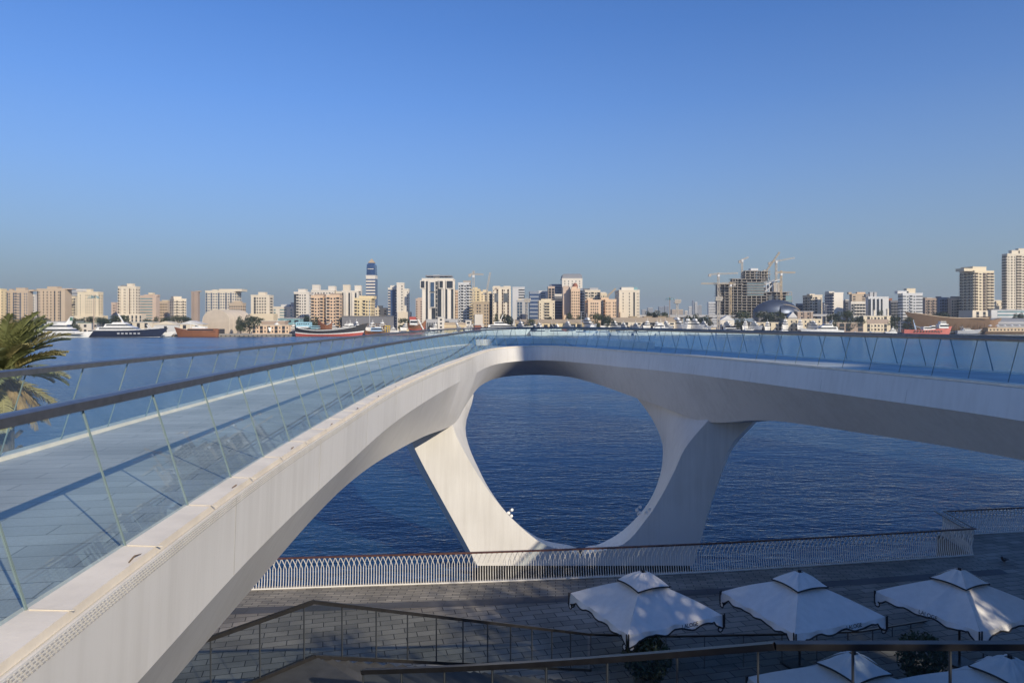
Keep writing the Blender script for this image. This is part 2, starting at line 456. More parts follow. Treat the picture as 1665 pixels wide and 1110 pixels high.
for I, O in ST:
    zt = E + I[2]
    i2, o2 = Vector((I[0], I[1], 0)), Vector((O[0], O[1], 0))
    u = (o2 - i2); w = u.length; u /= w
    fh, bh, s = I[3], I[4], I[5]
    def q(a, z): 
        v = i2 + u*a
        return (v.x, v.y, zt + z)
    so = min(1.0, w*0.25)
    k_ = min(1.0, max(0.0, (I[0]+3.0)/4.0)); fb = .30 + .22*k_*k_*(3-2*k_)
    rows.append([q(-.36,-.10), q(-fb,-fh), q(s,-bh), q(s+(w-so-s)*.5,-bh-.05), q(w-so,-bh), q(w+fb,-fh), q(w+.36,-.10), q(w*.66,-.12), q(w*.33,-.12)])
    deck.append([q(0.03,-.06), q(w*.25,-.06), q(w*.5,-.06), q(w*.75,-.06), q(w-.03,-.06)])
    kerb_i.append([q(-.33,-.09), q(-.33,-.015), q(.06,0), q(.06,-.09)])
    kerb_o.append([q(w-.06,-.09), q(w-.06,0), q(w+.33,-.015), q(w+.33,-.09)])
mb = MB(); mb.loft(rows); GIRD = mb.build("girder", M['paint'], bridge, smooth=18)
mb = MB(); mb.loft(deck, closed=False); mb.build("deck_paving", M['deck_pave'], bridge)
mb = MB(); mb.loft(kerb_i); mb.loft(kerb_o); mb.build("kerb", M['kerb'], bridge)

# perforated drain strip on the shoulder of the left arm and joints in the kerb
def along(step, pts):
    """points every step metres along a polyline with tangents"""
    out, acc, nxt = [], 0.0, 0.0
    for a, b in zip(pts, pts[1:]):
        L = (b-a).length
        while nxt <= acc + L:
            t = (nxt-acc)/L
            out.append((a.lerp(b, t), (b-a)/L)); nxt += step
        acc += L
    return out
shoulder = [Vector(r[0]) for r in rows]
gr = MB()
for p, t in along(0.055, [s for s in shoulder if s.y < 40 and s.x < 0]):
    nrm = Vector((t.y, -t.x, 0)); 
    for k in range(4):
        c = p + nrm*0.004 + Vector((0,0,-0.02-0.026*k)) + t*(0.02 if k % 2 else 0)
        gr.bar(c - t*0.016, c + t*0.016, 0.010, 0.007)
gr.build("drain_slots", pmat("slot_grey", (0.46,0.45,0.43), 0.7), bridge)
JOINT = pmat('pale_joint', (0.66,0.60,0.50), 0.7)
foot = [Vector((I[0], I[1], E+I[2])) for I, O in ST]
ofoot = [Vector((O[0], O[1], E+I[2])) for I, O in ST]
for p, t in along(1.42, foot):
    nrm = Vector((t.y, -t.x, 0)); nrm.z = 0
    # towards the inside of the loop
    sgn = 1
    if p.y < -1 or (p.x > 5 and p.y < 18): continue
    kj = MB()
    kj.bar(p + nrm*0.02 + Vector((0,0,0.002)), p + nrm*0.325 + Vector((0,0,-0.012)), 0.014, 0.006)
    kj.build("kerb_joint", JOINT, bridge)
seamm = pmat('weld_seam', (0.40,0.39,0.365), 0.5)
ftop, fbot = [Vector(r[0]) for r in rows], [Vector(r[1]) for r in rows]
acc = 0.0
for i in range(1, len(rows)):
    acc += (ftop[i]-ftop[i-1]).length
    if acc > 4.3 and 4 < ftop[i].y:
        acc = 0.0; t = (ftop[i]-ftop[i-1]).normalized(); nn = Vector((t.y, -t.x, 0))*0.0005
        m = MB(); m.bar(ftop[i]+nn+Vector((0,0,-.03)), fbot[i]+nn+Vector((0,0,.01)), .014, .003, up=nn); m.build('weld_seam', seamm, bridge)

# ------- railings: leaning glass panels (top leans over the deck), flat steel handrail
def glass_panel(a0, a1, lean0, lean1, h, th, parent, name="glass_panel", mat=None, gap=0.005):
    t = (a1-a0).normalized()
    a0 = a0 + t*gap; a1 = a1 - t*gap
    n = Vector((t.y, -t.x, 0)) * (th/2)
    b0, b1 = a0+lean0+Vector((0,0,h)), a1+lean1+Vector((0,0,h))
    m = MB()
    m.quad(a0-n, a1-n, b1-n, b0-n, 0)                     # one clear face
    e0, e1 = t*0.005, t*0.005
    # polished edges at both ends
    for p, q, s in ((a0, b0, 1), (a1, b1, -1)):
        m.add([p-n, p+n, q+n, q-n, p-n+e0*s, p+n+e0*s, q+n+e0*s, q-n+e0*s],
              [(0,1,2,3),(7,6,5,4),(0,4,5,1),(1,5,6,2),(2,6,7,3),(3,7,4,0)], 1)
    return m.build(name, [mat or M['glass'], M['glass_edge'] if (a0.length < 400) else M['seam']], parent)
HG = 1.24
inner_pts = along(1.42, foot)
outer_pts = along(1.55, ofoot)
def lean_of(t, side):       # side +1: deck lies to the left of travel
    v = Vector((-t.y, t.x, 0)); v.z = 0
    return v.normalized()*0.38*side
rest = MB()
npan = 0
for (p, t), (p2, t2) in zip(inner_pts, inner_pts[1:]):
    glass_panel(p, p2, lean_of(t, 1), lean_of(t2, 1), HG, 0.012, bridge)
    npan += 1
allout = list(zip(outer_pts, outer_pts[1:]))
allout.sort(key=lambda k: (k[0][0]-Vector((0,0,E))).length + (0 if k[0][0].y > 6 else 1000))
lim = 100 - npan
for k, ((p, t), (p2, t2)) in enumerate(allout):
    if k < lim: glass_panel(p, p2, lean_of(t, -1), lean_of(t2, -1), HG, 0.012, bridge)
    else:
        l0, l1 = lean_of(t,-1), lean_of(t2,-1); h = Vector((0,0,HG)); a0 = p.lerp(p2, .008); a1 = p.lerp(p2, .992)
        rest.quad(a0, a1, a1+l1+h, a0+l0+h, 0)
        rest.bar(a0, a0+l0+h, 0.022, 0.014, 1, up=t); rest.bar(a1, a1+l1+h, 0.022, 0.014, 1, up=t)
o = rest.build("glass_panel_row", [M['glass'], M['glass_edge']], bridge); o["kind"] = "stuff"
def handrail(pts, side, name):
    r = []
    for i, p in enumerate(pts):
        t = (pts[min(i+1,len(pts)-1)]-pts[max(i-1,0)]).normalized()
        l = lean_of(t, side); c = p + l + Vector((0,0,HG+0.03)); u = l.normalized()
        r.append([c-u*.060+Vector((0,0,-.055)), c+u*.060+Vector((0,0,-.055)), c+u*.070+Vector((0,0,.022)), c+u*.035+Vector((0,0,.042)), c-u*.035+Vector((0,0,.042)), c-u*.070+Vector((0,0,.022))])
    m = MB(); m.loft(r); return m.build(name, M['steel'], bridge, smooth=30)
handrail(foot, 1, "handrail"); handrail(ofoot, -1, "handrail")

# ------- round openwork pier: two legs that spread from one foot and run into the arms
def pxcurve(pts, n): return [P(*p) for p in catmull(pts, n)]
N = 30
FO_L = pxcurve([(648,655,38.5),(657,690,38.5),(668,716,38.5),(690,760,38.5),(720,815,38.5),(745,860,38.5),(765,897,38.5),(776,919,38.5)], N)
BO_L = pxcurve([(640,650,46),(648,690,45),(656,714,44.5),(679,760,43.5),(710,815,42.5),(736,860,41.8),(757,897,41.2),(771,919,41)], N)
FI_L = pxcurve([(722,662,38.5),(735,690,38.5),(745,715,38.5),(770,760,38.5),(800,805,38.5),(840,850,38.5),(885,885,38.5),(938,899,38.5),(944,919,38.5)], N)
BI_L = pxcurve([(764,616,46.8),(770,640,46.5),(766,660,46),(759,680,45),(757,702,44),(763,727,43.2),(775,755,42.7),(797,797,42.3),(832,842,41.8),(880,876,41.2),(938,890,41),(944,916,41)], N)
FO_R = pxcurve([(1262,650,38.5),(1240,668,38.5),(1222,688,38.5),(1190,722,38.5),(1175,760,38.5),(1155,820,38.5),(1137,885,38.5),(1127,919,38.5)], N)
BO_R = pxcurve([(1262,655,46),(1243,672,45.5),(1226,690,45),(1194,725,44),(1177,762,43.2),(1156,822,42.3),(1138,885,41.5),(1128,917,41)], N)
FI_R = pxcurve([(1166,660,38.5),(1151,684,38.5),(1139,697,38.5),(1113,730,38.5),(1096,767,38.5),(1076,805,38.5),(1052,842,38.5),(1012,885,38.5),(950,901,38.5),(944,919,38.5)], N)
BI_R = pxcurve([(1030,640,47),(1046,660,46),(1061,682,45),(1074,710,44),(1078,736,43.2),(1072,777,42.5),(1052,820,42),(1015,860,41.4),(975,884,41),(948,890,41),(944,916,41)], N)
mb = MB()
for FO, BO, FI, BI in ((FO_L,BO_L,FI_L,BI_L),(FO_R,BO_R,FI_R,BI_R)):
    r = []
    for k in range(N):
        row = []
        for A, B, m_ in ((FO[k],FI[k],5),(FI[k],BI[k],4),(BI[k],BO[k],5),(BO[k],FO[k],3)):
            for j in range(m_): row.append(A.lerp(B, j/m_))
        r.append(row)
    mb.loft(r, caps=False)
PIER = mb.build("pier", M['paint'], bridge, smooth=38)
a, b = FO_L[-1], FO_R[-1]
mb = MB(); mb.box(a.x+0.1, b.x-0.1, 38.7, 40.9, -1.5, a.z+0.05)
mb.build("pier_footing", M['black'], bridge)
def spot(px, py, d, s=0.16):
    c = P(px, py, d); m = MB()
    for k in range(3):
        e = c + Vector((random.Random(k).uniform(-.12,.12), -0.05, -0.16+0.17*k))
        m.tube([e, e+Vector((0.02,-.10,.06))], s*0.5, 8)
    m.bar(c+Vector((0,0,-.3)), c+Vector((0,0,.2)), .03, .03)
    m.build("spotlight", M['white_metal'], bridge)
spot(829,834,40.0); spot(1037,829,40.5); spot(1052,833,39.6); spot(734,848,41.9,.10); spot(1148,840,41.9,.10)
def bracket(px, py, d, w, ang):
    c = P(px, py, d); m = MB()
    t = Vector((math.cos(ang), math.sin(ang), 0)); n = Vector((t.y, -t.x, 0))
    m.bar(c-t*w/2, c+t*w/2, .22, .05); m.bar(c-t*w/2+n*.1+Vector((0,0,-.06)), c+t*w/2+n*.1+Vector((0,0,-.06)), .03, .12)
    m.build("light_bracket", M['white_metal'], bridge)
bracket(745,598,38.0,.8,R(80)); bracket(1181,590,35.8,1.5,R(-70))
# bench on the lookout and glass wind screens at its two ends
be = MB(); pts = [Vector((I[0],I[1],0)).lerp(Vector((O[0],O[1],0)), .62) for I, O in ST[11*8+4:17*8]]
rr = []
for i, p in enumerate(pts):
    t = (pts[min(i+1,len(pts)-1)]-pts[max(i-1,0)]).normalized(); u = Vector((-t.y,t.x,0))*0.3
    z = E-1.87
    rr.append([p-u+Vector((0,0,z)), p+u+Vector((0,0,z)), p+u+Vector((0,0,z+.46)), p-u+Vector((0,0,z+.46))])
be.loft(rr); be.build("bench", M['kerb'], bridge)

# ------------------------------------------------------------------ lower stairs with dark railings
stairs = thing("glass_stair", "dark stone switchback stair with glass railings and dark handrails leading down to the promenade", "staircase", (0,0,ZP))
off = Vector((0,0,-ZP))
A0, A1, A2 = P(150,1105,10.9), P(510,978,13.9), P(960,1031,21.0)
A3 = P(1100,1034,21.8); A4 = P(1300,1030,22.2); A5 = P(1400,1026,23.0); A6 = P(1510,1008,25.5); A7 = P(1700,985,29)
def rail_run(pts, hg, w, h, step, gname="glass_panel", rname="handrail", mat=None, edge=True):
    pts = [p + off for p in pts]
    dense = pts
    m = MB()
    for p, q in zip(pts, pts[1:]): m.bar(p, q, w, h)
    m.build(rname, M['dark_rail'], stairs)
    for (p, t), (p2, t2) in zip(along(step, dense), along(step, dense)[1:]):
        mm = MB(); dn = Vector((0,0,-hg)); tt = (p2-p).normalized()
        g0, g1 = p+tt*.008, p2-tt*.008
        mm.quad(g0+dn, g1+dn, g1, g0, 0)
        mm.bar(g0+dn, g0, .03, .016, 1, up=tt)
        mm.build(gname, [mat or M['dark_glass'], M['seam']], stairs)
rail_run([A0, A1, A2], 1.08, .07, .07, .93)
rail_run([A2, A3, A4, A5, A6, A7], 1.08, .06, .05, 1.25)
B0, B1, B2 = P(590,1091,11.2), P(1260,1049,7.1), P(1760,1049,7.0)
Bm = [B0.lerp(B1, k/8) + Vector((0,0,0.28*math.sin(math.pi*k/8)*-0.15)) for k in range(9)]
rail_run(Bm + [B2], 1.08, .085, .066, .95)
dirA = (A2-A1); dirA.z = 0; LA = dirA.length; dirA /= LA; nA = Vector((dirA.y, -dirA.x, 0))
mb = MB()
# landing
zl = A1.z - 1.10 - ZP
mb.prism([(A0.x-1.5, A0.y-2.2),(A0.x+.1, A0.y-.08),(A1.x, A1.y+.10),(A1.x+nA.x*2.9,A1.y+nA.y*2.9),(B0.x-.3,B0.y-4.0)], zl-.35, zl)
mb.build("landing", pmat("dark_landing_stone", (0.055,0.057,0.06), .6, var=.2, scale=4), stairs)
mb = MB(); kz = Vector((0,0,zl+.05-0)); k0, k1, k2 = Vector((A0.x,A0.y,0)), Vector((A1.x,A1.y,0)), Vector((A1.x+dirA.x*1.6,A1.y+dirA.y*1.6,0))
kz = Vector((0,0,zl+.03)); k2 = Vector((A2.x, A2.y, A2.z-1.08-ZP+.03))
mb.bar(k0+kz, k1+kz, .08, .07); mb.bar(k1+kz+Vector((.01,0,.002)), k2, .08, .07)
mb.build("edge_channel", M['dark_rail'], stairs)
mb = MB(); dirA = (A2-A1); dirA.z = 0; LA = dirA.length; dirA /= LA; nA = Vector((dirA.y, -dirA.x, 0))
ns = 25
for k in range(ns):
    p = A1 + dirA*(LA*k/ns); z1 = zl*(1-(k+1)/ns)
    q = p + dirA*(LA/ns + .03)
    c = [p-nA*.06, q-nA*.06, q+nA*2.6, p+nA*2.6]
    mb.prism([(v.x, v.y) for v in c], max(z1-.3, 0.003), z1+.02)
mb.build("step_flight", M['step_stone'], stairs)
mb = MB(); dirB = (B1-B0); dirB.z = 0; LB = dirB.length; dirB /= LB; nB = Vector((-dirB.y, dirB.x, 0))
zb = B1.z - 1.1 - ZP
for k in range(ns):
    p = B0 + dirB*(LB*(.1+.9*k/ns)); z1 = zl + (zb-zl)*(k+1)/ns; q = p + dirB*(LB*.9/ns + .03)
    c = [p-nB*.06, q-nB*.06, q-nB*2.4, p-nB*2.4]
    mb.prism([(v.x, v.y) for v in c], z1-.3, z1)
mb.build("step_flight", M['step_stone'], stairs)

# ------------------------------------------------------------------ parasols
def valance_drop(t, n):
    """hanging depth of the valance at fraction t along one side: scalloped, long scrolls at the corners"""
    e = min(t, 1-t)
    base = 0.10 + 0.07*abs(math.sin(math.pi*t*3.5))
    if e < 0.10: base = 0.10 + 0.27*(1-e/0.10)**0.55
    return base
def make_parasol(loc, rz, label, S=1.66, H=2.95, text=1):
    root = thing("parasol", label, "parasol", loc, rz, "cream cafe parasols below the stairs")
    cs = [(-S,-S),(S,-S),(S,S),(-S,S)]
    ze = H - 1.02                                   # eave height
    can, val, pip = MB(), MB(), MB()
    r0 = 0.16
    nseg, nr = 28, 10
    for k in range(4):
        a, b = cs[k], cs[(k+1)%4]
        g = []
        for i in range(nr+1):
            f = i/nr; row = []
            for j in range(nseg+1):
                t = j/nseg
                x, y = a[0]+(b[0]-a[0])*t, a[1]+(b[1]-a[1])*t
                cut = 1 - 0.05*math.sin(math.pi*t)*f          # sides curve inward between the ribs
                rad = r0 + (1-r0)*f
                sag = 0.10*math.sin(math.pi*t)*math.sin(math.pi*min(f*0.75,1))
                fold = 0.020*math.sin(t*math.pi*6+k+loc[0])*f*math.sin(math.pi*t) + 0.012*math.sin(t*math.pi*13+f*5+loc[0]*2)*f
                rib = 0.05*(1-abs(math.sin(math.pi*2*t)))*math.sin(math.pi*min(f,1)*.8)
                z = H - 0.31 - (H-0.31-ze)*(f**1.05) - sag*0.75 + fold + rib
                row.append((x*rad*cut, y*rad*cut, z))
            g.append(row)
        can.loft(g, closed=False)
        top = [Vector(p) for p in g[-1]]
        nx = Vector((a[0]+b[0], a[1]+b[1], 0)).normalized()
        edge = []
        fine = 60; lo = []
        for j in range(fine+1):
            t = j/fine; f = t*nseg; i0 = min(int(f), nseg-1)
            tp = top[i0].lerp(top[i0+1], f-i0)
            d = valance_drop(t, 1)
            bt = tp + Vector((0,0,-d)) + nx*(0.05+0.05*math.sin(t*math.pi*7+k))
            lo.append((tp, bt))
        val.loft([[p for p, q in lo], [q for p, q in lo]], closed=False)
        low = [q for p, q in lo]
        pip.tube(low, 0.026, 5)
        # scroll hooks at both ends of the side
        for end, sgn in ((low[0], 1), (low[-1], -1)):
            tv = (low[-1]-low[0]).normalized()*sgn
            hook = []
            for h in range(9):
                an = -math.pi/2*1.3 + h*(math.pi*1.55)/8
                hook.append(end + tv*(0.10+0.085*math.cos(an - math.pi/2)) + Vector((0,0,-0.02+0.085*math.sin(an-math.pi/2)+.02)))
            pip.tube(hook, 0.022, 5)
            lobe = MB()
            cen = end + tv*0.06 + Vector((0,0,0.06))
            val.add([cen] + hook, [(0,i,i+1) for i in range(1,9)])
            pip.tube([end, end+Vector((0,0,.40))], 0.02, 5)
    can.build("canopy", M['canvas'], root, smooth=50)
    val.build("valance", M['canvas'], root, smooth=60)
    pip.build("piping", M['black_trim'], root)
    cap, cpip = MB(), MB()
    rc = 0.345
    for k in range(4):
        a, b = cs[k], cs[(k+1)%4]; g = []
        for i in range(5):
            f = i/4; row = []
            for j in range(11):
                t = j/10; x, y = a[0]+(b[0]-a[0])*t, a[1]+(b[1]-a[1])*t
                rr_ = 0.05 + (rc-0.05)*f
                z = H - 0.35*f**1.15 + 0.035*math.sin(t*math.pi*5+k*1.3+loc[0])*math.sin(f*math.pi) + 0.05*math.sin(math.pi*t)*f
                row.append((x*rr_, y*rr_, z))
            g.append(row)
        cap.loft(g, closed=False)
        cpip.tube([Vector(p)+Vector((0,0,-.012)) for p in g[-1]], 0.024, 5)
    c = cap.build("vent_cap", M['canvas'], root, smooth=50)
    cpip.build("cap_piping", M['black_trim'], root)
    pl = MB(); pl.tube([(0,0,0.05),(0,0,H+.02)], .035, 10); pl.tube([(0,0,H-.02),(0,0,H+.05)], .05, 10)
    for x, y in cs: pl.bar((0,0,H-.42),(x*.97,y*.97,ze-.03), .03,.04)
    pl.build("pole", M['black_trim'], root, smooth=40)
    bs = MB(); bs.box(-.4,.4,-.4,.4,0.004,.08); bs.build("base", M['dark_rail'], root)
    if text:
        cu = bpy.data.curves.new("lettering", 'FONT'); cu.body = "LALOGE"; cu.size = 0.16; cu.extrude = 0.002; cu.align_x = 'CENTER'
        tmp = bpy.data.objects.new("lettering", cu); COL.objects.link(tmp)
        dg = bpy.context.evaluated_depsgraph_get(); dg.update()
        me = bpy.data.meshes.new_from_object(tmp.evaluated_get(dg))
        bpy.data.objects.remove(tmp); bpy.data.curves.remove(cu)
        lt = bpy.data.objects.new("lettering", me); COL.objects.link(lt); me.materials.clear(); me.materials.append(M['black_trim'])
        lt.parent = root
        if text == 1: lt.location = (0.50, -S*0.965-0.055, ze-0.13); lt.rotation_euler = (R(78), 0, R(2))
        else: lt.location = (-S*0.965-0.055, -0.1, ze-0.13); lt.rotation_euler = (R(78), 0, R(-90))
    return root
HP = 2.95
def under(px, py, d):
    p = P(px, py, d); return (p.x, p.y, ZP)
PAR = [(1046,22.0,24,"parasol with its top in sunlight, leftmost of the back row"),
       (1300,22.0,20,"parasol in the middle of the three in the back row"),
       (1560,22.2,25,"parasol at the right end of the back row, below the fence corner"),
       (1388,16.6,24,"parasol behind the near glass railing, left of the lattice chair"),
       (1642,16.4,22,"parasol behind the near glass railing, at the right edge beyond the lattice chair")]
for px, d, an, lb in PAR:
    make_parasol(under(px, 930, d), R(an), "cream square " + lb, text=2 if px == 1560 else 1)

# ------------------------------------------------------------------ potted shrubs, chair, bird
rng = random.Random(7)
leafm = pmat("shrub_leaf", (0.035,0.055,0.022), 0.6, var=0.4, scale=9)
def leaf_ball(mb, c, r, n, s, rng, squash=1.0):
    for _ in range(n):
        v = Vector((rng.gauss(0,1), rng.gauss(0,1), rng.gauss(0,1))).normalized() * r * (0.55+0.5*rng.random()**0.6)
        v.z *= squash
        p = Vector(c)+v
        a = Vector((rng.gauss(0,1), rng.gauss(0,1), rng.gauss(0,1))).normalized(); b = a.cross(Vector((rng.gauss(0,1),rng.gauss(0,1),rng.gauss(0,1)))).normalized()
        mb.quad(p-a*s, p-b*s*.45, p+a*s, p+b*s*.45)
potm = pmat("dark_pot", (0.10,0.095,0.085), 0.55)
def shrub(px, py, d, label):
    x, y, z = under(px, py, d)
    root = thing("potted_shrub", label, "potted plant", (x,y,z), 0, "potted shrubs among the parasols")
    pm = MB(); prof = [(.22,.0),(.34,.25),(.40,.5),(.38,.62),(.34,.62),(.30,.56)]
    pm.loft([[ (r*math.cos(2*math.pi*k/16), r*math.sin(2*math.pi*k/16), h) for k in range(16)] for r, h in prof]); pm.build("pot", potm, root, smooth=40)
    fm = MB(); leaf_ball(fm, (0,0,1.12), .66, 1500, .07, rng); leaf_ball(fm, (0,0,1.05), .45, 400, .07, rng); fm.build("foliage", leafm, root)
shrub(1052,1080,20.3,"round dark green shrub in a bulbous pot behind the near railing, under the leftmost parasol")
shrub(1499,1080,20.3,"round dark green shrub in a pot between the middle and right back row parasols")
x, y, z = under(1462, 1090, 15.6)
ch = thing("lattice_chair", "dark cafe chair with a round woven lattice back below the right parasols", "chair", (x,y,z), R(8))
m = MB(); n = 20
top = [(0.33*math.cos(math.pi*k/n), 0.02, 1.42+0.36*math.sin(math.pi*k/n)) for k in range(n+1)]
m.tube([(0.33,0.02,.9)]+top+[(-.33,.02,.9)], .025, 6)
for k in range(-6,7):
    x0 = k*.1
    for sg in (-1,1):
        q = [(x0+sg*s_, .02, 1.0+s_) for s_ in [i*.04 for i in range(20)]]
        q = [p for p in q if abs(p[0])<.32 and (p[2]<1.42 or (p[0]**2+(p[2]-1.42)**2/1.2)<.1)]
        if len(q)>1: m.bar(q[0], q[-1], .012,.018, up=(0,1,0))
m.build("backrest", M['black_trim'], ch)
m = MB(); m.box(-.34,.34,-.6,.0,.84,.90); m.build("seat", M['black_trim'], ch)
for sx in (-.3,.3):
    for sy in (-.56,-.02):
        m = MB(); m.bar((sx,sy,0.005),(sx,sy,.84),.04,.04,up=(0,1,0)); m.build("leg", M['black_trim'], ch)
# bird on the paving
p = on_ground(1633, 915)
bd = MB()
bd.ball((0,0,.16), .07,.16,.08, 10,8); bd.ball((0,-.15,.27), .05,.055,.055, 8,6); bd.tube([(0,-.12,.2),(0,-.15,.27)],[.06,.045],8)
bd.tube([(0,.12,.16),(0,.30,.12)],[.05,.02],6); bd.tube([(0,-.19,.27),(0,-.25,.26)],[.015,.004],5)
bd.tube([(.03,0,.1),(.03,0,0)],.008,5); bd.tube([(-.03,0,.1),(-.03,0,0)],.008,5)
o = bd.build("pigeon", pmat("dark_feathers",(.05,.05,.055),.7), None, smooth=60); o.location = p; o.rotation_euler=(0,0,R(-70))
tag(o, "small dark bird standing on the shaded paving near the fence", "bird")

# ------------------------------------------------------------------ unseen blocks added behind the viewpoint, shaped to shade the right half
def sunframe(p, back, z):
    """p metres across the sun's direction, back metres towards the sun"""
    h = Vector((SUN_DIR.x, SUN_DIR.y, 0)).normalized()
    a = Vector((-h.y, h.x, 0))
    if a.x < 0: a = -a
    v = a*p + h*back
    return Vector((v.x, v.y, z))
M['tower_wall'] = pmat("tower_render", (0.52,0.49,0.44), 0.8)
M['tower_glass'] = pmat("tower_window", (0.05,0.07,0.09), 0.15)
def unseen_block(p0, p1, b0, b1, top, label):
    c = [sunframe(p0,b0,0), sunframe(p1,b0,0), sunframe(p1,b1,0), sunframe(p0,b1,0)]
    root = thing("apartment_tower", label, "building", (c[0].x, c[0].y, ZP))  # unseen block, added for its effect on the light
    inv_ = Vector((-c[0].x, -c[0].y, 0))
    m = MB(); m.prism([((v+inv_).x, (v+inv_).y) for v in c], 0.004, top-ZP); m.build("wall", M['tower_wall'], root)
    n = int((top-ZP)/3.4)
    m = MB(); h = Vector((-SUN_DIR.x, -SUN_DIR.y, 0)).normalized()
    for k in range(1, n):
        q0, q1 = c[0]+inv_+h*.03, c[1]+inv_+h*.03
        m.quad(q0.lerp(q1,.03)+Vector((0,0,3.4*k)), q0.lerp(q1,.97)+Vector((0,0,3.4*k)), q0.lerp(q1,.97)+Vector((0,0,3.4*k+1.6)), q0.lerp(q1,.03)+Vector((0,0,3.4*k+1.6)))
    m.build("window_band", M['tower_glass'], root)
unseen_block(30.6, 75, 78, 105, E+100, "tall pale unseen tower added behind the viewpoint at right to cast shade")
unseen_block(23.8, 60, 46, 76, E+27.0, "lower pale unseen block added in front of the tall tower to shape its shade")
unseen_block(-70, 23.0, 50, 70, E+19.0, "long pale unseen block added behind the viewpoint to shut out low sky light")  # added to dim sky light from behind, kept below the sun's rays

# trees behind the viewpoint whose shade dapples the terrace
M['bark'] = pmat("bark", (0.11,0.085,0.06), 0.9, var=0.3, scale=6, bump=0.3)
M['leaf_near'] = pmat("shade_tree_leaf", (0.045,0.075,0.025), 0.6, var=0.35, scale=2)
def shade_tree(p, back, top, r, label, seed, n=1500):
    b = sunframe(p, back, ZP); rg = random.Random(seed)
    root = thing("shade_tree", label, "tree", (b.x,b.y,ZP), 0, "trees behind the viewpoint")
    h = top - ZP
    t = MB(); t.tube([(0,0,0.0),(0.1,0,h*.35),(0,.1,h*.7)], [.28,.22,.12], 8)
    for k in range(6):
        a = k*1.05+seed; t.tube([(0,0,h*.4),(r*.5*math.cos(a),r*.5*math.sin(a),h*.62),(r*.8*math.cos(a),r*.8*math.sin(a),h*.78)],[.12,.07,.03],6)
    t.build("trunk", M['bark'], root)
    c = MB()
    for k in range(13):
        a = rg.uniform(0,6.28); q = rg.uniform(.15,.75)*r
        leaf_ball(c, (q*math.cos(a), q*math.sin(a), h-r*.75+rg.uniform(-.55,.4)*r), r*rg.uniform(.28,.5), n//13, .20, rg, .85)
    c.build("crown", M['leaf_near'], root)
i = 0
for p, back, dtop, r in ((14.8,15.0,7.6,3.6),(16.0,11.5,6.6,4.0),(20.5,9,6.2,3.8),(8.0,15.0,7.4,2.9),(15.0,19,8.8,4.5),(21,18,9.2,4.5),(26,12,7.6,4.2),(31,14,9,4.5),(27,24,12,5)):
    w = ("nearest the lit landing","with a low wide crown","with a thin crown","tall and narrow","tall behind the low crowned one","tall behind the thin one","beside the right arm","under the tower","tallest, at the tower foot")[i]
    shade_tree(p, back, E+dtop, r, "leafy tree behind the viewpoint, " + w, i+3, 1300); i += 1

# ------------------------------------------------------------------ the far bank
def bank_d(px):
    """distance of the far quay at photograph column px"""
    return 612.0 + (px + 100.0) * (800.0 - 612.0) / 1750.0
ZB = 2.0
def gd(px, dd):
    """keep what stands ashore behind the quay edge, in the same order"""
    b = bank_d(px) + 7.0
    if dd < b: return b + max(0.0, dd-(b-40.0))*0.5
    return max(dd, b + 20.0 + (dd-b)*0.67)
bk = [P(px, 522, bank_d(px)) for px in (-900, -300, 300, 900, 1400, 1800, 2500)]
m = MB(); m.prism([(p.x, p.y) for p in bk] + [(3000, 4800), (-3000, 4800)], -2.0, ZB)
M['land'] = pmat("sandy_ground", (0.30,0.26,0.20), 0.9, var=0.25, scale=0.02)
tag(m.build("land", M['land']), kind="structure")
m = MB()
for a, b in zip(bk, bk[1:]):
    t = (b-a).normalized(); n = Vector((t.y, -t.x, 0))
    q0, q1 = a+n*1.2, b+n*1.2
    m.prism([(q0.x,q0.y),(q1.x,q1.y),(b.x,b.y),(a.x,a.y)], 1.3, 2.25, 0)
    k = int((b-a).length/4)
    for i in range(k):
        p = a.lerp(b, i/k)+n*0.9
        m.box(p.x-.35,p.x+.35,p.y-.3,p.y+.3,-1.5,1.3,1)
tag(m.build("quay", [M['concrete'], pmat("dark_pile",(0.04,0.035,0.03),.9)]), kind="structure")

def bmat(name, col, var=0.06): return pmat(name, col, 0.8, var=var, scale=0.05)
C = {
 'cream': bmat('cream_render',(0.66,0.57,0.41)), 'cream2': bmat('pale_cream_render',(0.66,0.585,0.46)), 'white': bmat('white_render',(0.67,0.62,0.535)),
 'sand': bmat('sand_render',(0.50,0.40,0.29)), 'pink': bmat('pinkish_stone',(0.55,0.43,0.34)), 'peach': bmat('peach_render',(0.68,0.50,0.34)),
 'yellow': bmat('yellow_render',(0.68,0.56,0.34)), 'brown': bmat('brown_stone',(0.36,0.28,0.22)), 'grey': bmat('grey_panel',(0.42,0.42,0.42)),
 'lgrey': bmat('light_grey_panel',(0.58,0.58,0.57)), 'dgrey': bmat('dark_grey_panel',(0.18,0.18,0.19)), 'bluegrey': bmat('blue_grey_panel',(0.25,0.29,0.35)),
 'black': bmat('charcoal_cladding',(0.045,0.045,0.05)), 'roofgrey': bmat('roof_grey',(0.22,0.23,0.25)), 'conc': bmat('raw_concrete',(0.36,0.33,0.29),.15), 'rust': bmat('rust_brown',(0.30,0.12,0.07),.2),
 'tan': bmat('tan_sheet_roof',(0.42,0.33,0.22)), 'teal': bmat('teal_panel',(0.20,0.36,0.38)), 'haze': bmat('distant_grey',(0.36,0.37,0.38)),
}
def gmat(name, col, rough=0.12):
    m_ = pmat(name, col, rough, var=0.3, scale=0.12); return m_
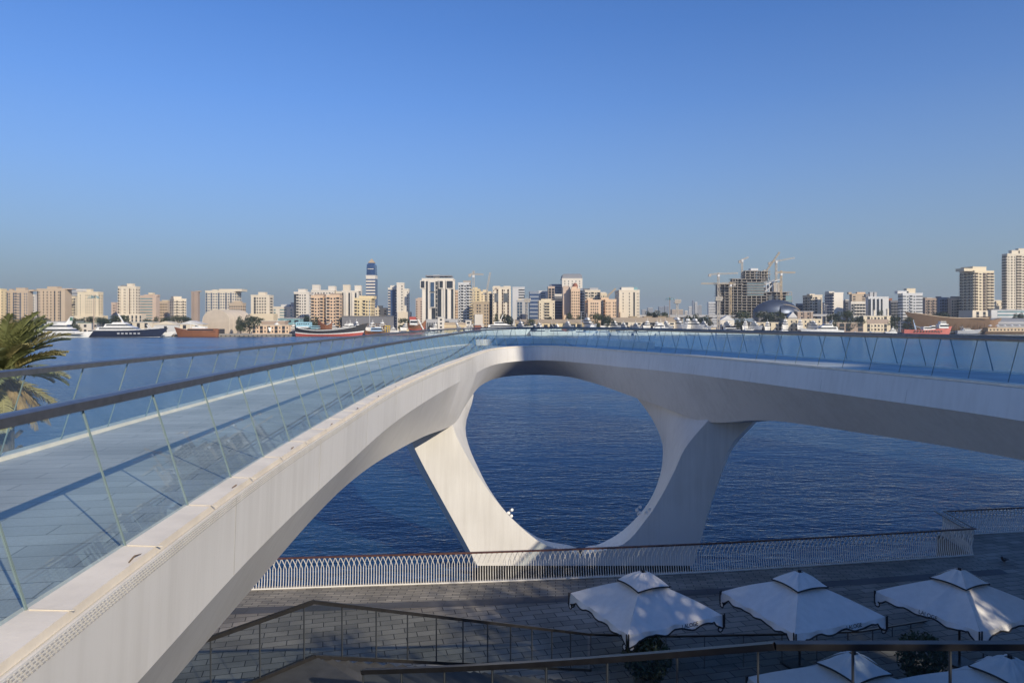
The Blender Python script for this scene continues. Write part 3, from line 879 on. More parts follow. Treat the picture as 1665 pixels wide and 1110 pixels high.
G = {'dark': gmat('dark_window',(0.035,0.040,0.048)), 'blue': gmat('blue_window',(0.05,0.085,0.14)), 'teal': gmat('teal_window',(0.16,0.26,0.28)), 'navy': gmat('navy_glass',(0.035,0.07,0.16)), 'brown': gmat('brown_window',(0.07,0.05,0.04)), 'grey': gmat('grey_window',(0.12,0.13,0.14))}

def facade(root, o, u, n, w, h, spec, fl, mats, z0=0.0):
    """columns of windows, glass strips, balconies and ribs along one face; o = lower left corner, u = along, n = outward"""
    cols = len(spec)
    if not cols: return
    cw = w/cols
    wall, gl = mats
    nf = max(2, int(round(h/fl))); fh = h/nf
    def Q(x, d, z): return o + u*x + n*d + Vector((0,0,z0+z))
    for i, c in enumerate(spec):
        x0 = cw*i
        if c == '.': continue
        m = MB()
        def blk(xa, xb, da, db, za, zb_, mi):
            v = [Q(xa,da,za),Q(xb,da,za),Q(xb,db,za),Q(xa,db,za),Q(xa,da,zb_),Q(xb,da,zb_),Q(xb,db,zb_),Q(xa,db,zb_)]
            m.add(v, [(0,3,2,1),(4,5,6,7),(0,1,5,4),(1,2,6,5),(2,3,7,6),(3,0,4,7)], mi)
        def strip_(xa, xb, prof):
            """one connected relief strip: prof = [(z, depth, material up to the next point)]"""
            k_ = len(prof)
            vs = [Q(xa, d_, z_) for z_, d_, _ in prof] + [Q(xb, d_, z_) for z_, d_, _ in prof]
            m.add(vs, [(j, j+1, k_+j+1, k_+j) for j in range(k_-1)], 0)
            for j in range(k_-1): m.m[-(k_-1)+j] = prof[j][2]
            back = [Q(xa, -.1, prof[-1][0]), Q(xa, -.1, prof[0][0])]
            m.add([Q(xa, d_, z_) for z_, d_, _ in prof] + back, [tuple(range(k_+2))], 0)
            back = [Q(xb, -.1, prof[-1][0]), Q(xb, -.1, prof[0][0])]
            m.add([Q(xb, d_, z_) for z_, d_, _ in prof] + back, [tuple(range(k_+2))], 0)
        nm = 'window_column'
        rel = {'w': (.22,.78,.28,.80,.16,.05), 'v': (.33,.67,.25,.75,.16,.05), 'h': (0,1,.36,.84,.16,.05), 'g': (.10,.90,.08,.96,.18,.05), 'b': (.05,.95,.33,.96,1.5,.06)}
        if c in rel:
            fa, fb, za, zb_, do, di = rel[c]
            nm = {'w':'window_column','v':'window_column','h':'ribbon_window','g':'glass_strip','b':'balcony_stack'}[c]
            prof = [(0.0, do, 0)]
            for k in range(nf):
                prof += [(fh*(k+za), do, 0), (fh*(k+za)+.01, di, 1), (fh*(k+zb_)-.01, di, 0), (fh*(k+zb_), do, 0)]
            prof.append((h, do, 0))
            if c == 'b' and len(prof) > 3: prof = [(z_, d_ , mt) for z_, d_, mt in prof]
            strip_(x0+cw*fa, x0+cw*fb, prof)
        elif c == 'G':
            nm = 'glass_strip'; blk(x0, x0+cw, -.1, .12, 0, h, 1)
        elif c == 'r':
            nm = 'pilaster'; blk(x0+cw*.12, x0+cw*.88, -.1, .9, 0, h+.6, 0)
        m.build(nm, [wall, gl], root)

BN = [0]
def building(label, x0, x1, ytop, d, wall, spec, side='', yaw=0.0, glass='dark', name='apartment_block', fl=3.4, boxes=(), base=None, depth=None, roof=None, top_gap=2.2, base_gap=3.5, parapet=True, ybot=None, zbase=ZB, sf=None):
    """a block between photograph columns x0 and x1, its roof at row ytop, d metres away; boxes = roof houses (x0,x1,ytop,wall)"""
    W = (x1-x0)/F*d
    H = E-(ytop-522)/F*d - zbase
    cx = P((x0+x1)/2, 522, d)
    az = math.atan2(cx.x, cx.y); an = R(yaw) + az          # turn of the block as seen by the viewer
    wv = W*math.cos(az); sa = abs(math.sin(an))
    if sf is None: sf = 0.20 if side else 0.12
    D = depth or min(34.0, max(7.0, sf*wv/max(sa, .02)))
    if D*sa > .6*wv: D = .6*wv/sa
    Wf = (wv - D*sa)/math.cos(an)
    sfr = D*sa/wv
    xf0, xf1 = (x0+sfr*(x1-x0), x1) if an > 0 else (x0, x1-sfr*(x1-x0))
    root = thing(name, label, "building", (cx.x + math.cos(az)*D*math.sin(an)/2, cx.y - math.sin(az)*D*math.sin(an)/2, zbase), R(yaw))
    def lx(px): return ((px-xf0)/(xf1-xf0) - .5)*Wf
    x_0, x_1 = -Wf/2, Wf/2
    m = MB(); m.box(x_0, x_1, 0, D, 0.005, H)
    if parapet:
        m.box(x_0-.25, x_1+.25, -.25, D+.25, H-.9, H+.5)
    m.build("wall", C[wall], root)
    bg_ = min(base_gap, H*.3)
    facade(root, Vector((x_0,0,0)), Vector((1,0,0)), Vector((0,-1,0)), Wf, H-top_gap-bg_, spec, fl, (C[wall], G[glass]), bg_)
    if side:
        # whichever side turns towards the viewer
        if an < 0: facade(root, Vector((x_1,0,0)), Vector((0,1,0)), Vector((1,0,0)), D, H-top_gap-bg_, side, fl, (C[wall], G[glass]), bg_)
        else: facade(root, Vector((x_0,D,0)), Vector((0,-1,0)), Vector((-1,0,0)), D, H-top_gap-bg_, side, fl, (C[wall], G[glass]), bg_)
    for bx in boxes:
        b0, b1, bt = bx[0], bx[1], bx[2]; bw = bx[3] if len(bx) > 3 else wall
        xa, xb = lx(b0), lx(b1)
        hb = E-(bt-522)/F*d - zbase
        m = MB(); m.box(xa, xb, 2.0, max(6.0, min(D-2, 2+(xb-xa))), H-.2, hb); m.box(xa-.2, xb+.2, 1.8, max(6.2, min(D-1.8, 2.2+(xb-xa))), hb-.5, hb+.15)
        m.build("roof_house", C[bw], root)
    if base:
        b0, b1, bt, bw, bspec = base
        xa, xb = lx(b0), lx(b1)
        hb = E-(bt-522)/F*d - zbase
        m = MB(); m.box(xa, xb, -3.0, D*.8, 0.006, hb); pod = m.build("podium", C[bw], root)
        facade(root, Vector((xa,-3,0)), Vector((1,0,0)), Vector((0,-1,0)), xb-xa, hb-2, bspec, 4.5, (C[bw], G['dark']), .8)
    if roof == 'pyramid':
        m = MB(); m.add([(x_0*.55,D*.22,H),(x_1*.55,D*.22,H),(x_1*.55,D*.78,H),(x_0*.55,D*.78,H),(0,D/2,H+W*.48)], [(0,1,4),(1,2,4),(2,3,4),(3,0,4),(3,2,1,0)]); m.build("pyramid_roof", C['cream'], root)
    if roof == 'mansard':
        m = MB(); m.loft([[(x_0,0,H+.5),(x_1,0,H+.5),(x_1,D,H+.5),(x_0,D,H+.5)],[(x_0+1,1.2,H+5.5),(x_1-1,1.2,H+5.5),(x_1-1,D-1,H+5.5),(x_0+1,D-1,H+5.5)],[(x_0+3,3,H+7),(x_1-3,3,H+7),(x_1-3,D-3,H+7),(x_0+3,D-3,H+7)]]); m.build("mansard_roof", C['roofgrey'], root)
    if roof == 'canopy':
        m = MB(); m.box(x_0+W*.1, x_1-W*.05, -1.0, D*.8, H+2.6, H+4.0)
        for k in range(7): 
            xx = x_0+W*(.12+.80*k/6); m.box(xx-.3,xx+.3,0.2,.8,H+.4,H+2.6)
        m.build("roof_canopy", C['roofgrey'], root)
    BN[0] += 1
    return root, Wf, H, D
B = building
# -- left group
B("cream apartment block cut by the left edge, behind the palm fronds", -34, 11, 470, 830, 'yellow', '.w..w..w..', 'w..w', name='apartment_block')
B("wide sand coloured block with dark glass bays, just right of the palm", 10, 54, 473, 850, 'sand', 'gwrgbwgrww', '.', glass='blue', boxes=((13,18,470),(24,39,468),(45,53,471)))
B("narrow whitish block squeezed between two sand coloured blocks at left", 53, 61, 479, 960, 'white', 'w', '')
B("broad sand coloured block with tall dark slots and a raised centre parapet", 60, 117, 470, 830, 'sand', 'gvrwrwrwrgrwg..', '...', glass='dark', boxes=((75,91,466),(95,116,469,'pink')))
B("cream block with stacked balconies beside the brown panelled hotel", 115, 128, 482, 870, 'cream', 'bwb', '')
B("grey glass block with a rising curved roof behind the brown panelled hotel", 116, 139, 473, 960, 'grey', 'hhhh', '', glass='grey', boxes=((122,139,470,'white'),))
B("cream hotel with brown window panels and white awnings, tall palm mast in front", 126, 168, 475, 820, 'cream', '.v..vvvv.v.', 'vv', boxes=((139,146,470),), base=(122,169,513,'cream','..........'))
B("small brown block beside the tall cream tower at left", 181, 193, 492, 900, 'pink', '.ww', '')
B("tall cream tower with vertical window columns standing over an arcaded podium", 192, 228, 466, 840, 'cream2', 'bvr.wv.rgv.wr', 'wvw', boxes=((195,204,464,'dgrey'),(205,214,461)), base=(196,232,511,'cream2','g.g.g.g.g.g'), glass='brown')
B("teal glass block framed in pinkish stone with a small gable", 228, 260, 481, 880, 'pink', 'hhhhhhh..', '..', glass='teal', boxes=((233,255,479,'pink'),(240,247,476,'cream')))
B("low beige block with rows of windows right of the teal glass block", 259, 277, 490, 900, 'sand', 'wwwww', '', boxes=((262,272,488,'cream'),))
B("cream block with dark shaded left side and stepped roof houses", 276, 303, 486, 860, 'cream2', 'wbwwbw', 'ww', yaw=42, sf=.25, boxes=((283,296,482),))
B("slim two-tone brown tower standing alone on the left skyline", 311, 325, 474, 1100, 'brown', '.rr..', '', boxes=((317,325,473,'sand'),))
B("long cream block with blue glass strips above the beige tent hall", 334, 393, 473, 860, 'cream2', 'gwgwwgwwgwgw', 'www', glass='blue', boxes=((344,352,471),(355,392,470)))
B("small brownish block peeping over the tent hall roof", 372, 400, 493, 800, 'sand', 'wwwwww', 'ww', boxes=((378,390,490),))
B("pale cream square block with a plain base, right of the tent hall", 408, 445, 480, 850, 'cream2', '.gwwww.', 'w', boxes=((419,430,475),), base=(407,446,510,'cream',''))
B("low white office block with a green glass centre bay", 444, 481, 499, 880, 'white', 'w.hh.w', '', boxes=((456,470,495,'lgrey'),(472,476,492,'grey')), glass='teal')
B("white apartment block with a black vertical stripe at its left edge", 478, 508, 475, 850, 'white', 'Gbwvw.', 'w', boxes=((484,496,470),))
B("white block with two square roof turrets behind the beige apartments", 506, 548, 472, 930, 'white', 'wvwvwvwv', '', boxes=((507,518,463),(533,544,465)))
B("cream block with stepped roof right of the turreted white block", 546, 572, 474, 935, 'cream2', 'wvwvw', '', boxes=((557,568,463),))
B("beige apartment block with dark balconies left of the narrow gap", 506, 530, 481, 800, 'peach', 'bwwb', 'w', boxes=((510,526,478,'brown'),))
B("beige apartment block with dark balconies right of the narrow gap", 531, 557, 480, 800, 'peach', 'bwwb', 'w', boxes=((536,552,477,'brown'),))
B("white block with bold black vertical stripes beside the yellow apartments", 556, 589, 473, 850, 'white', 'G.r.G.r.G.', 'w', boxes=((576,586,464),))
B("yellow apartment block at the foot of the blue topped tower", 576, 610, 485, 790, 'yellow', 'bw.bww', 'ww', boxes=((583,607,481),))
# -- the blue topped tower
d = 980
r_, W_, H_, D_ = B("tall white banded office tower with a blue glass crown and small pyramid", 595, 614, 448, d, 'white', 'h', 'GGG', name='office_tower', glass='navy', fl=4.2, depth=17, top_gap=4)
hg = E-(427-522)/F*d-ZB
m = MB(); x_ = W_/2
m.loft([[(-x_+.6,.6,H_+.5),(x_-.2,.6,H_+.5),(x_-.2,D_-.6,H_+.5),(-x_+.6,D_-.6,H_+.5)],[(-x_+.9,.9,hg-3),(x_-.9,.9,hg-3),(x_-.9,D_-.9,hg-3),(-x_+.9,D_-.9,hg-3)],[(-x_+3,3,hg),(x_-3,3,hg),(x_-3,D_-3,hg),(-x_+3,D_-3,hg)]])
m.build("glass_crown", G['navy'], r_)
m = MB(); zz = hg-9; m.box(-4.2,4.2,.3,.75,zz,zz+.8); m.build("sign_band", C['white'], r_)
m = MB(); m.add([(-4.6,D_/2-4.6,hg),(4.6,D_/2-4.6,hg),(4.6,D_/2+4.6,hg),(-4.6,D_/2+4.6,hg),(0,D_/2,hg+6.5)], [(0,1,4),(1,2,4),(2,3,4),(3,0,4),(3,2,1,0)]); m.build("pyramid_roof", C['tan'], r_)
B("small stepped cream block right of the blue topped tower", 610, 631, 501, 880, 'cream', 'ww.w', '', boxes=((613,621,497),))
B("white block with blue glass balconies beside a taller plain white core", 631, 650, 468, 860, 'white', 'bGGb', 'w', glass='navy', boxes=((634,644,464),))
B("tall plain white stair tower stepping down to the right", 645, 658, 460, 850, 'white', '.v', '', boxes=())
B("white wing with a window column beside the plain white stair tower", 657, 666, 470, 851, 'white', '.v', 'w', base=(647,668,507,'cream2',''))
B("small brownish block left of the black and white hotel", 676, 688, 486, 950, 'pink', 'w.w', '', boxes=((679,688,484),))
# -- black and white hotel
d = 820
r_, W_, H_, D_ = B("large black and white striped hotel with a flat roof canopy", 686, 741, 453, d, 'white', 'r.Gr.GGgGG.rGr.G', 'GrG', name='hotel', roof='canopy', boxes=((704,714,447),), depth=30, top_gap=3, base_gap=2, fl=5)
m = MB()
for xa, xb, ya, yb in ((686.8,692.5,457,468),(717,722.5,457,468),(728.5,738.5,457,468.5)):
    z0_, z1_ = (522-yb)/F*d+E-ZB, (522-ya)/F*d+E-ZB
    xx0, xx1 = (xa-713.5)/F*d, (xb-713.5)/F*d
    m.box(xx0-1,xx1+1,-1.2,.1,z0_-1,z1_+1,0); m.box(xx0,xx1,-1.4,.1,z0_,z1_,1)
m.build("corner_bay", [C['white'], G['dark']], r_)
m = MB()
for ya, yb in ((459,474),(476,499)):
    z0_, z1_ = (522-yb)/F*d+E-ZB, (522-ya)/F*d+E-ZB
    m.box(-9.0,-2.6,-1.3,.1,z0_-1,z1_+1.2,0); m.box(-8.0,-3.6,-1.6,.1,z0_,z1_,1)
m.build("centre_bay", [C['white'], G['blue']], r_)
m = MB(); m.box(-12.5,1.2,-5,.1,0.006,14.5,0)
for k in range(5): m.box(-11.6+k*2.6,-9.8+k*2.6,-5.2,.1,.5,10.5,1)
m.build("entrance_block", [C['grey'], G['grey']], r_)
m = MB(); m.box(9.0,24,-6,10,0.006,14.8,0); m.box(9.6,14,-6.2,-5.8,1,12.5,1); m.build("side_block", [C['grey'], G['grey']], r_)
B("narrow beige block between the striped hotel and the unfinished tower", 740, 747, 472, 900, 'peach', 'ww', '')
B("unfinished tower with dark open floors and scaffolded right edge", 745, 766, 460, 830, 'lgrey', 'wbwb', 'b', glass='dark', boxes=((753,765,456,'conc'),))
B("yellowish block behind the tower crane", 764, 782, 470, 930, 'yellow', 'wvw', '', boxes=((768,776,467),))
B("pale yellow block right of the tower crane, under the luffing crane", 781, 800, 474, 950, 'cream', 'vwv', '', boxes=((785,793,471),))
B("low tan unfinished block with a white hoarding, below the tower crane", 770, 797, 491, 810, 'tan', '.ww.ww', '', base=(772,785,511,'white',''))
B("narrow dark glass block left of the beige arched hotel", 796, 802, 478, 860, 'dgrey', 'h', '')
# beige arched hotel
r_, W_, H_, D_ = B("beige hotel with tall arched openings and dark bay windows", 801, 831, 467, 820, 'cream2', 'v.gr.gw.gr', 'ww', glass='brown', boxes=((802,813,465),(819,830,465)))
m = MB()
for xx in (-5.5,5.0): m.box(xx-2.4,xx+2.4,-.8,.1,H_-17,H_-7)
m.build("bay_window", G['grey'], r_)
m = MB(); m.tube([(-6.5+1.0*math.cos(t*.2),-.3,H_-3+2.2*math.sin(t*.2)) for t in range(17)], .5, 5); m.build("arch_trim", C['brown'], r_)
B("grey office slab with dark ribbon windows right of the arched hotel", 833, 853, 467, 930, 'lgrey', '..hh', '', glass='dark')
B("pale grey lower wing below the grey office slab", 840, 858, 488, 860, 'grey', 'gg.g', '', glass='blue', boxes=((842,848,486,'cream'),))
B("blue glass slab with white floor bands", 860, 876, 474, 920, 'bluegrey', 'hhh', '', glass='navy', fl=5.0)
B("white box topped glass slab right of the banded blue slab", 874, 890, 473, 960, 'lgrey', '.hh.', '', glass='blue')
B("pink panelled block under the blue mansard roof", 890, 902, 466, 930, 'pink', 'gg', '')
B("blue grey block with a curved roof beside the tall white mansard tower", 893, 914, 464, 1020, 'bluegrey', 'hhh', '', glass='navy', boxes=((895,914,462,'bluegrey'),))
B("tall white tower with a grey mansard roof and slender window columns", 911, 947, 453, 1000, 'white', '.w.w.w.w.w.', 'GG', name='office_tower', roof='mansard', glass='grey', depth=30)
B("cream block with a dark balcony centre in front of the glass slabs", 874, 902, 489, 800, 'cream', 'v.bb.v', 'w', boxes=((880,896,486),))
B("dark glass block with a white upper floor beside the peach tower", 900, 915, 482, 850, 'dgrey', 'hh', '', boxes=((902,914,478,'white'),), glass='dark')
r_, W_, H_, D_ = B("tall peach tower with a plain pinkish left wing", 914, 927, 467, 810, 'pink', '...', '', boxes=((916,924,465),), base=(916,926,512,'peach',''))
r_, W_, H_, D_ = B("peach tower with rows of windows and a small brown dome", 925, 943, 470, 800, 'peach', 'wwww', 'w', glass='brown', boxes=((930,938,466),))
m = MB(); m.ball((0,5,H_+3.2), 3.2,3.2,4.2, 12,6); m.build("dome", C['rust'], r_)
B("dark bluish slab just right of the domed peach tower", 942, 948, 469, 900, 'bluegrey', 'h', '')
B("stepped cream complex with terraces behind the peach front block", 946, 976, 472, 870, 'cream2', 'bwbwb', 'w', boxes=((949,957,469,'dgrey'),(959,973,468,'grey')))
B("peach block with a flat parapet in front of the stepped complex", 951, 977, 488, 790, 'peach', '.wwww.', 'w', boxes=((955,964,485),))
B("cream block under a round white dish roof", 975, 987, 477, 860, 'cream', 'vwv', '', boxes=((977,985,475,'white'),))
B("peach block with dense windows left of the big white block", 980, 1002, 487, 800, 'peach', 'wvw.ww', 'w', boxes=((978,990,484),))
r_, W_, H_, D_ = B("large off-white block with two dark window columns and a teal roof box", 999, 1040, 472, 820, 'cream2', '..w...w..G.vv', 'vv', boxes=((1011,1031,467,'white'),(1031,1037,467,'teal')), base=(1008,1020,507,'cream2',''))
# -- far and hazy
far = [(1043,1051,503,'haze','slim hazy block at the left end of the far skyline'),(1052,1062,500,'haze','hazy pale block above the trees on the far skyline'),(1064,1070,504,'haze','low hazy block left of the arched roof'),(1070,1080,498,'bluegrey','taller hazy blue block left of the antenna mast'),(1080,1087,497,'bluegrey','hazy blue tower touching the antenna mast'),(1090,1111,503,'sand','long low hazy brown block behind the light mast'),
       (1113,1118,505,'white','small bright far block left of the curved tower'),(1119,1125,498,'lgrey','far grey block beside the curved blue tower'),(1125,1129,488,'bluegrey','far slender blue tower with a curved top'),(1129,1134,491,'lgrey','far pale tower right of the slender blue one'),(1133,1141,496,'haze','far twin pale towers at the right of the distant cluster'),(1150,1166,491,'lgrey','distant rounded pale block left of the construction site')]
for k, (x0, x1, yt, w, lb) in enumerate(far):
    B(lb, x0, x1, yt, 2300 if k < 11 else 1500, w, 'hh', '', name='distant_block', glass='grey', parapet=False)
# -- right group
B("small dark block with blue balconies right of the domed station", 1294, 1308, 494, 900, 'bluegrey', 'bbw', '', glass='dark')
B("cream and grey block with a shaded left half and a bright stair core", 1305, 1337, 480, 880, 'cream2', 'wb.v', 'wbwb', yaw=8, sf=.5, boxes=((1318,1326,478),))
B("low grey block between the stair core block and the tall white gable", 1336, 1344, 492, 930, 'grey', 'ww', '')
B("tall slab with a blue balcony front and a blank white gable end", 1341, 1371, 476, 850, 'white', '....', 'bbbb', yaw=14, sf=.5, boxes=((1350,1358,474),), glass='navy')
B("dark narrow block right of the blank white gable", 1370, 1381, 489, 900, 'dgrey', 'bb', '', boxes=((1376,1381,487,'white'),))
B("sand coloured block with a tall blank penthouse", 1381, 1408, 478, 950, 'sand', 'w.w', '', boxes=((1381,1386,475),(1395,1408,475,'peach')))
B("low block with a dark window grid under a white frame", 1379, 1407, 491, 830, 'white', 'gbbbb', '', glass='dark')
B("grey office block with tall dark window strips and a bright right end", 1407, 1445, 483, 840, 'lgrey', 'GrGrGrG...', '', glass='dark', boxes=((1409,1415,478,'dgrey'),(1416,1421,475,'grey'),(1423,1427,475,'grey')))
B("dark low block with white slabs between two grey office blocks", 1443, 1463, 489, 880, 'dgrey', 'bbb', '', boxes=((1445,1452,485,'rust'),))
B("stepped grey white block with ribbon balconies and a cream top floor", 1460, 1500, 477, 830, 'lgrey', 'hwbwhh', 'hh', boxes=((1461,1479,473,'lgrey'),(1476,1490,469,'cream')), glass='grey')
B("shaded brownish block in the middle right of the skyline", 1499, 1524, 485, 880, 'brown', 'wbwbw', '', boxes=((1500,1508,483,'dgrey'),(1509,1517,484,'white')))
B("shaded blue grey block behind the big wooden ship", 1522, 1543, 484, 885, 'bluegrey', 'wbwb', '', boxes=((1526,1532,482,'dgrey'),))
B("beige block with a bright right bay beside the curved balcony tower", 1541, 1563, 485, 870, 'sand', 'wwbb', '', boxes=((1550,1562,482,'dgrey'),))
r_, W_, H_, D_ = B("cream balcony tower with a dark shaded left face and crowned roof", 1560, 1616, 441, 852, 'cream', 'bwgbb', 'bwbwbwb', yaw=12, sf=.44, name='apartment_tower', glass='brown', boxes=((1570,1584,437),(1584,1606,434)), base=(1578,1616,505,'cream2','.g.g.g.'))
B("small cream block in the gap between the two tall right towers", 1614, 1631, 490, 900, 'cream2', 'w.w', '', boxes=((1618,1630,488,'white'),), base=(1615,1632,497,'cream2',''))
B("very tall cream tower at the right edge with patterned balconies", 1629, 1694, 413, 856, 'cream2', 'vwvbbwbbvwbb', 'bbb', yaw=0, sf=.14, name='apartment_tower', glass='brown', boxes=((1647,1660,407),(1658,1676,404)))

# ------------------------------------------------------------------ construction site, station, masts and cranes
d = 905
site = thing("construction_building", "unfinished stepped concrete high-rise with open floors under several tower cranes", "building", (P(1225,522,d).x, d, ZB))
io = site.location.copy()
def zpx(py, dd): return E-(py-522)/F*dd-ZB
def skel(x0, x1, yt, yb, depth, fl, nm, yo=0.0, mats=None, colw=.7):
    xa, xb = P(x0,522,d).x-io.x, P(x1,522,d).x-io.x
    z0, z1 = max(zpx(yb,d),0.01), zpx(yt,d)
    n = max(2, int(round((z1-z0)/fl))); m = MB()
    for k in range(n+1):
        z = z0+(z1-z0)*k/n; e = 1.1*((k*7+int(x0))%4-1.5)
        m.box(xa-e*.5, xb+e*.6, yo-.4+abs(e)*-.5, yo+depth, z-.28, z+.28, 0)
    nc = max(3, int((xb-xa)/5.5))
    for i in range(nc+1):
        x = xa+.6+(xb-xa-1.2)*i/nc
        for y in (yo+.4, yo+depth*.45):
            m.box(x-colw/2, x+colw/2, y-.3, y+.3, z0, z1, 0)
    m.build(nm, C['conc'], site)
    m = MB(); m.box(xa+1.5, xb-1.5, yo+depth*.5, yo+depth, z0, z1-.5); m.build("core", C['dgrey'], site)
skel(1171,1207,462,517,26,3.6,"floor_frame")
skel(1205,1246,454,517,26,3.6,"floor_frame",-1.5)
skel(1212,1236,440,454,18,3.4,"floor_frame",1.0)
skel(1237,1252,441,456,16,3.4,"floor_frame",-1.0)
skel(1192,1206,453,463,14,3.4,"floor_frame",3.0)
skel(1245,1287,475,517,24,3.6,"floor_frame",-2.5)
m = MB(); xa, xb = P(1214,522,d).x-io.x, P(1241,522,d).x-io.x
m.box(xa,xb,-2.1,-1.9,zpx(480,d),zpx(459,d),0)
for k in range(5): m.box(xa,xb,-2.25,-2.0,zpx(480,d)+k*3.6,zpx(480,d)+k*3.6+.4,1)
m.build("glazed_front", [G['grey'], C['teal']], site)
for xx0, xx1 in ((1248,1257),(1260,1264),(1276,1286)):
    xa, xb = P(xx0,522,d).x-io.x, P(xx1,522,d).x-io.x
    m = MB(); m.box(xa,xb,-3.3,-3.1,zpx(500,d),zpx(481,d)); m.build("glazed_front", G['grey'] if xx0 < 1270 else G['teal'], site)
m = MB()                                     # sloping white roof frame
for k in range(5):
    y = -2+k*5
    m.bar((P(1245,522,d).x-io.x,y,zpx(462,d)),(P(1268,522,d).x-io.x,y,zpx(454,d)),.8,1.2)
    m.bar((P(1243,522,d).x-io.x,y,zpx(474,d)),(P(1257,522,d).x-io.x,y,zpx(463,d)),.8,.9)
for px in (1245,1250,1255,1262,1268): m.bar((P(px,522,d).x-io.x,-2,zpx(474,d)),(P(px,522,d).x-io.x,-2,zpx(459,d)),.7,.7,up=(0,1,0))
m.build("roof_frame", C['lgrey'], site)
m = MB(); xa, xb = P(1258,522,d).x-io.x, P(1270,522,d).x-io.x; m.box(xa,xb,2,14,zpx(475,d),zpx(459,d)); m.build("lift_core", C['conc'], site)
m = MB(); xa, xb = P(1222,522,d).x-io.x, P(1234,522,d).x-io.x; m.box(xa,xb,3,12,zpx(441,d),zpx(436,d)); m.build("roof_house", C['lgrey'], site)

CY = pmat("crane_yellow", (0.46,0.36,0.23), 0.6, var=.15)
CG = pmat("crane_grey", (0.42,0.38,0.32), 0.6, var=.15)
def lattice(m, a, b, w, leg, n, up=(0,0,1)):
    a, b = Vector(a), Vector(b); t = (b-a).normalized()
    u = t.cross(Vector((0,1,0)) if abs(t.y) < .9 else Vector((0,0,1))).normalized(); v = u.cross(t)
    cs = [u*sx*w/2+v*sy*w/2 for sx, sy in ((-1,-1),(1,-1),(1,1),(-1,1))]
    for c in cs: m.bar(a+c, b+c, leg, leg)
    for k in range(n):
        p, q = a.lerp(b, k/n), a.lerp(b, (k+1)/n)
        for i in range(4):
            c, e = cs[i], cs[(i+1)%4]
            if k % 2: c, e = e, c
            m.bar(p+c, q+e, leg*.7, leg*.7)
def crane(label, px, yb, yt, jl, jr, dd, mat, y_l=None, y_r=None, luff=None):
    b = P(px, yb, dd)
    if dd != 912: b.z = ZB
    root = thing("tower_crane", label, "crane", b)
    def L(x, y): return P(x, y, dd)-b
    m = MB(); lattice(m, (0,0,0), L(px, yt), 1.9, .42, 14); m.build("mast", mat, root)
    if luff:
        m = MB(); lattice(m, L(px, yt)+Vector((0,-1,0)), L(*luff)+Vector((0,-1,0)), 1.5, .40, 16); m.build("jib", mat, root)
        m = MB(); tip = L(px,yt); m.box(tip.x-4 if luff[0] > px else tip.x+1, tip.x-1 if luff[0] > px else tip.x+4, -1.2, 1.2, tip.z-1.5, tip.z+1); m.build("counterweight", C['conc'], root)
        m = MB(); m.bar(L(*luff)+Vector((0,-1,0)), Vector((L(*luff).x,-1,L(*luff).z-22)), .12,.12,up=(0,1,0)); m.build("hoist_rope", C['dgrey'], root)
    else:
        ya = y_l if y_l else yt+4; yb_ = y_r if y_r else yt+4
        m = MB(); lattice(m, L(jl, ya), L(jr, yb_), 1.4, .36, 20); m.build("jib", mat, root)
        far_l = abs(px-jl) < abs(jr-px)
        cx = L(jl, ya) if far_l else L(jr, yb_)
        m = MB(); m.box(cx.x-1.6, cx.x+1.6, -1, 1, cx.z-3.0, cx.z+.3); m.build("counterweight", C['conc'], root)
        m = MB(); mid = L(px, (ya+yb_)/2+2); m.box(mid.x-1.3, mid.x+1.3, -1.8, .6, mid.z-2.4, mid.z+.6); m.build("cab", C['lgrey'], root)
        tp = L(px, yt-1); m = MB(); lng = L(jr, yb_) if far_l else L(jl, ya)
        m.bar(tp, lng.lerp(mid, .35), .16,.16); m.bar(tp, cx, .16,.16); lattice(m, L(px,(ya+yb_)/2), tp, 1.2, .3, 3); m.build("tie_bar", mat, root)
    return root
crane("grey tower crane beside the unfinished dark floored tower, centre left of the skyline", 770, 500, 441, 764, 786, 838, CG, 446, 446)
crane("luffing crane with a steep jib above the low tan unfinished block", 791, 492, 477, 0, 0, 835, CG, luff=(797,443))
crane("distant luffing crane leaning right behind the white dish roof", 988, 492, 481, 0, 0, 900, CY, luff=(1001,469))
crane("tower crane with a long level jib left of the construction site", 1168, 516, 444, 1154, 1200, 890, CG, 446, 444)
crane("lower tan tower crane whose jib reaches left of the construction site", 1188, 500, 459, 1140, 1194, 895, CY, 461, 461)
crane("short jib crane standing on the left part of the construction site", 1206.5, 456, 424, 1203, 1217, 912, CG, 424, 418)
crane("dark tower crane with a slightly raised jib on top of the construction site", 1262, 462, 424, 1251, 1292, 912, CG, 427, 419)
crane("luffing crane with a blue tip, tallest of the construction site", 1246, 452, 440, 0, 0, 912, CY, luff=(1267,410))
crane("tan flat top crane at the right end of the construction site", 1270, 500, 441, 1262, 1293, 893, CY, 443, 443)

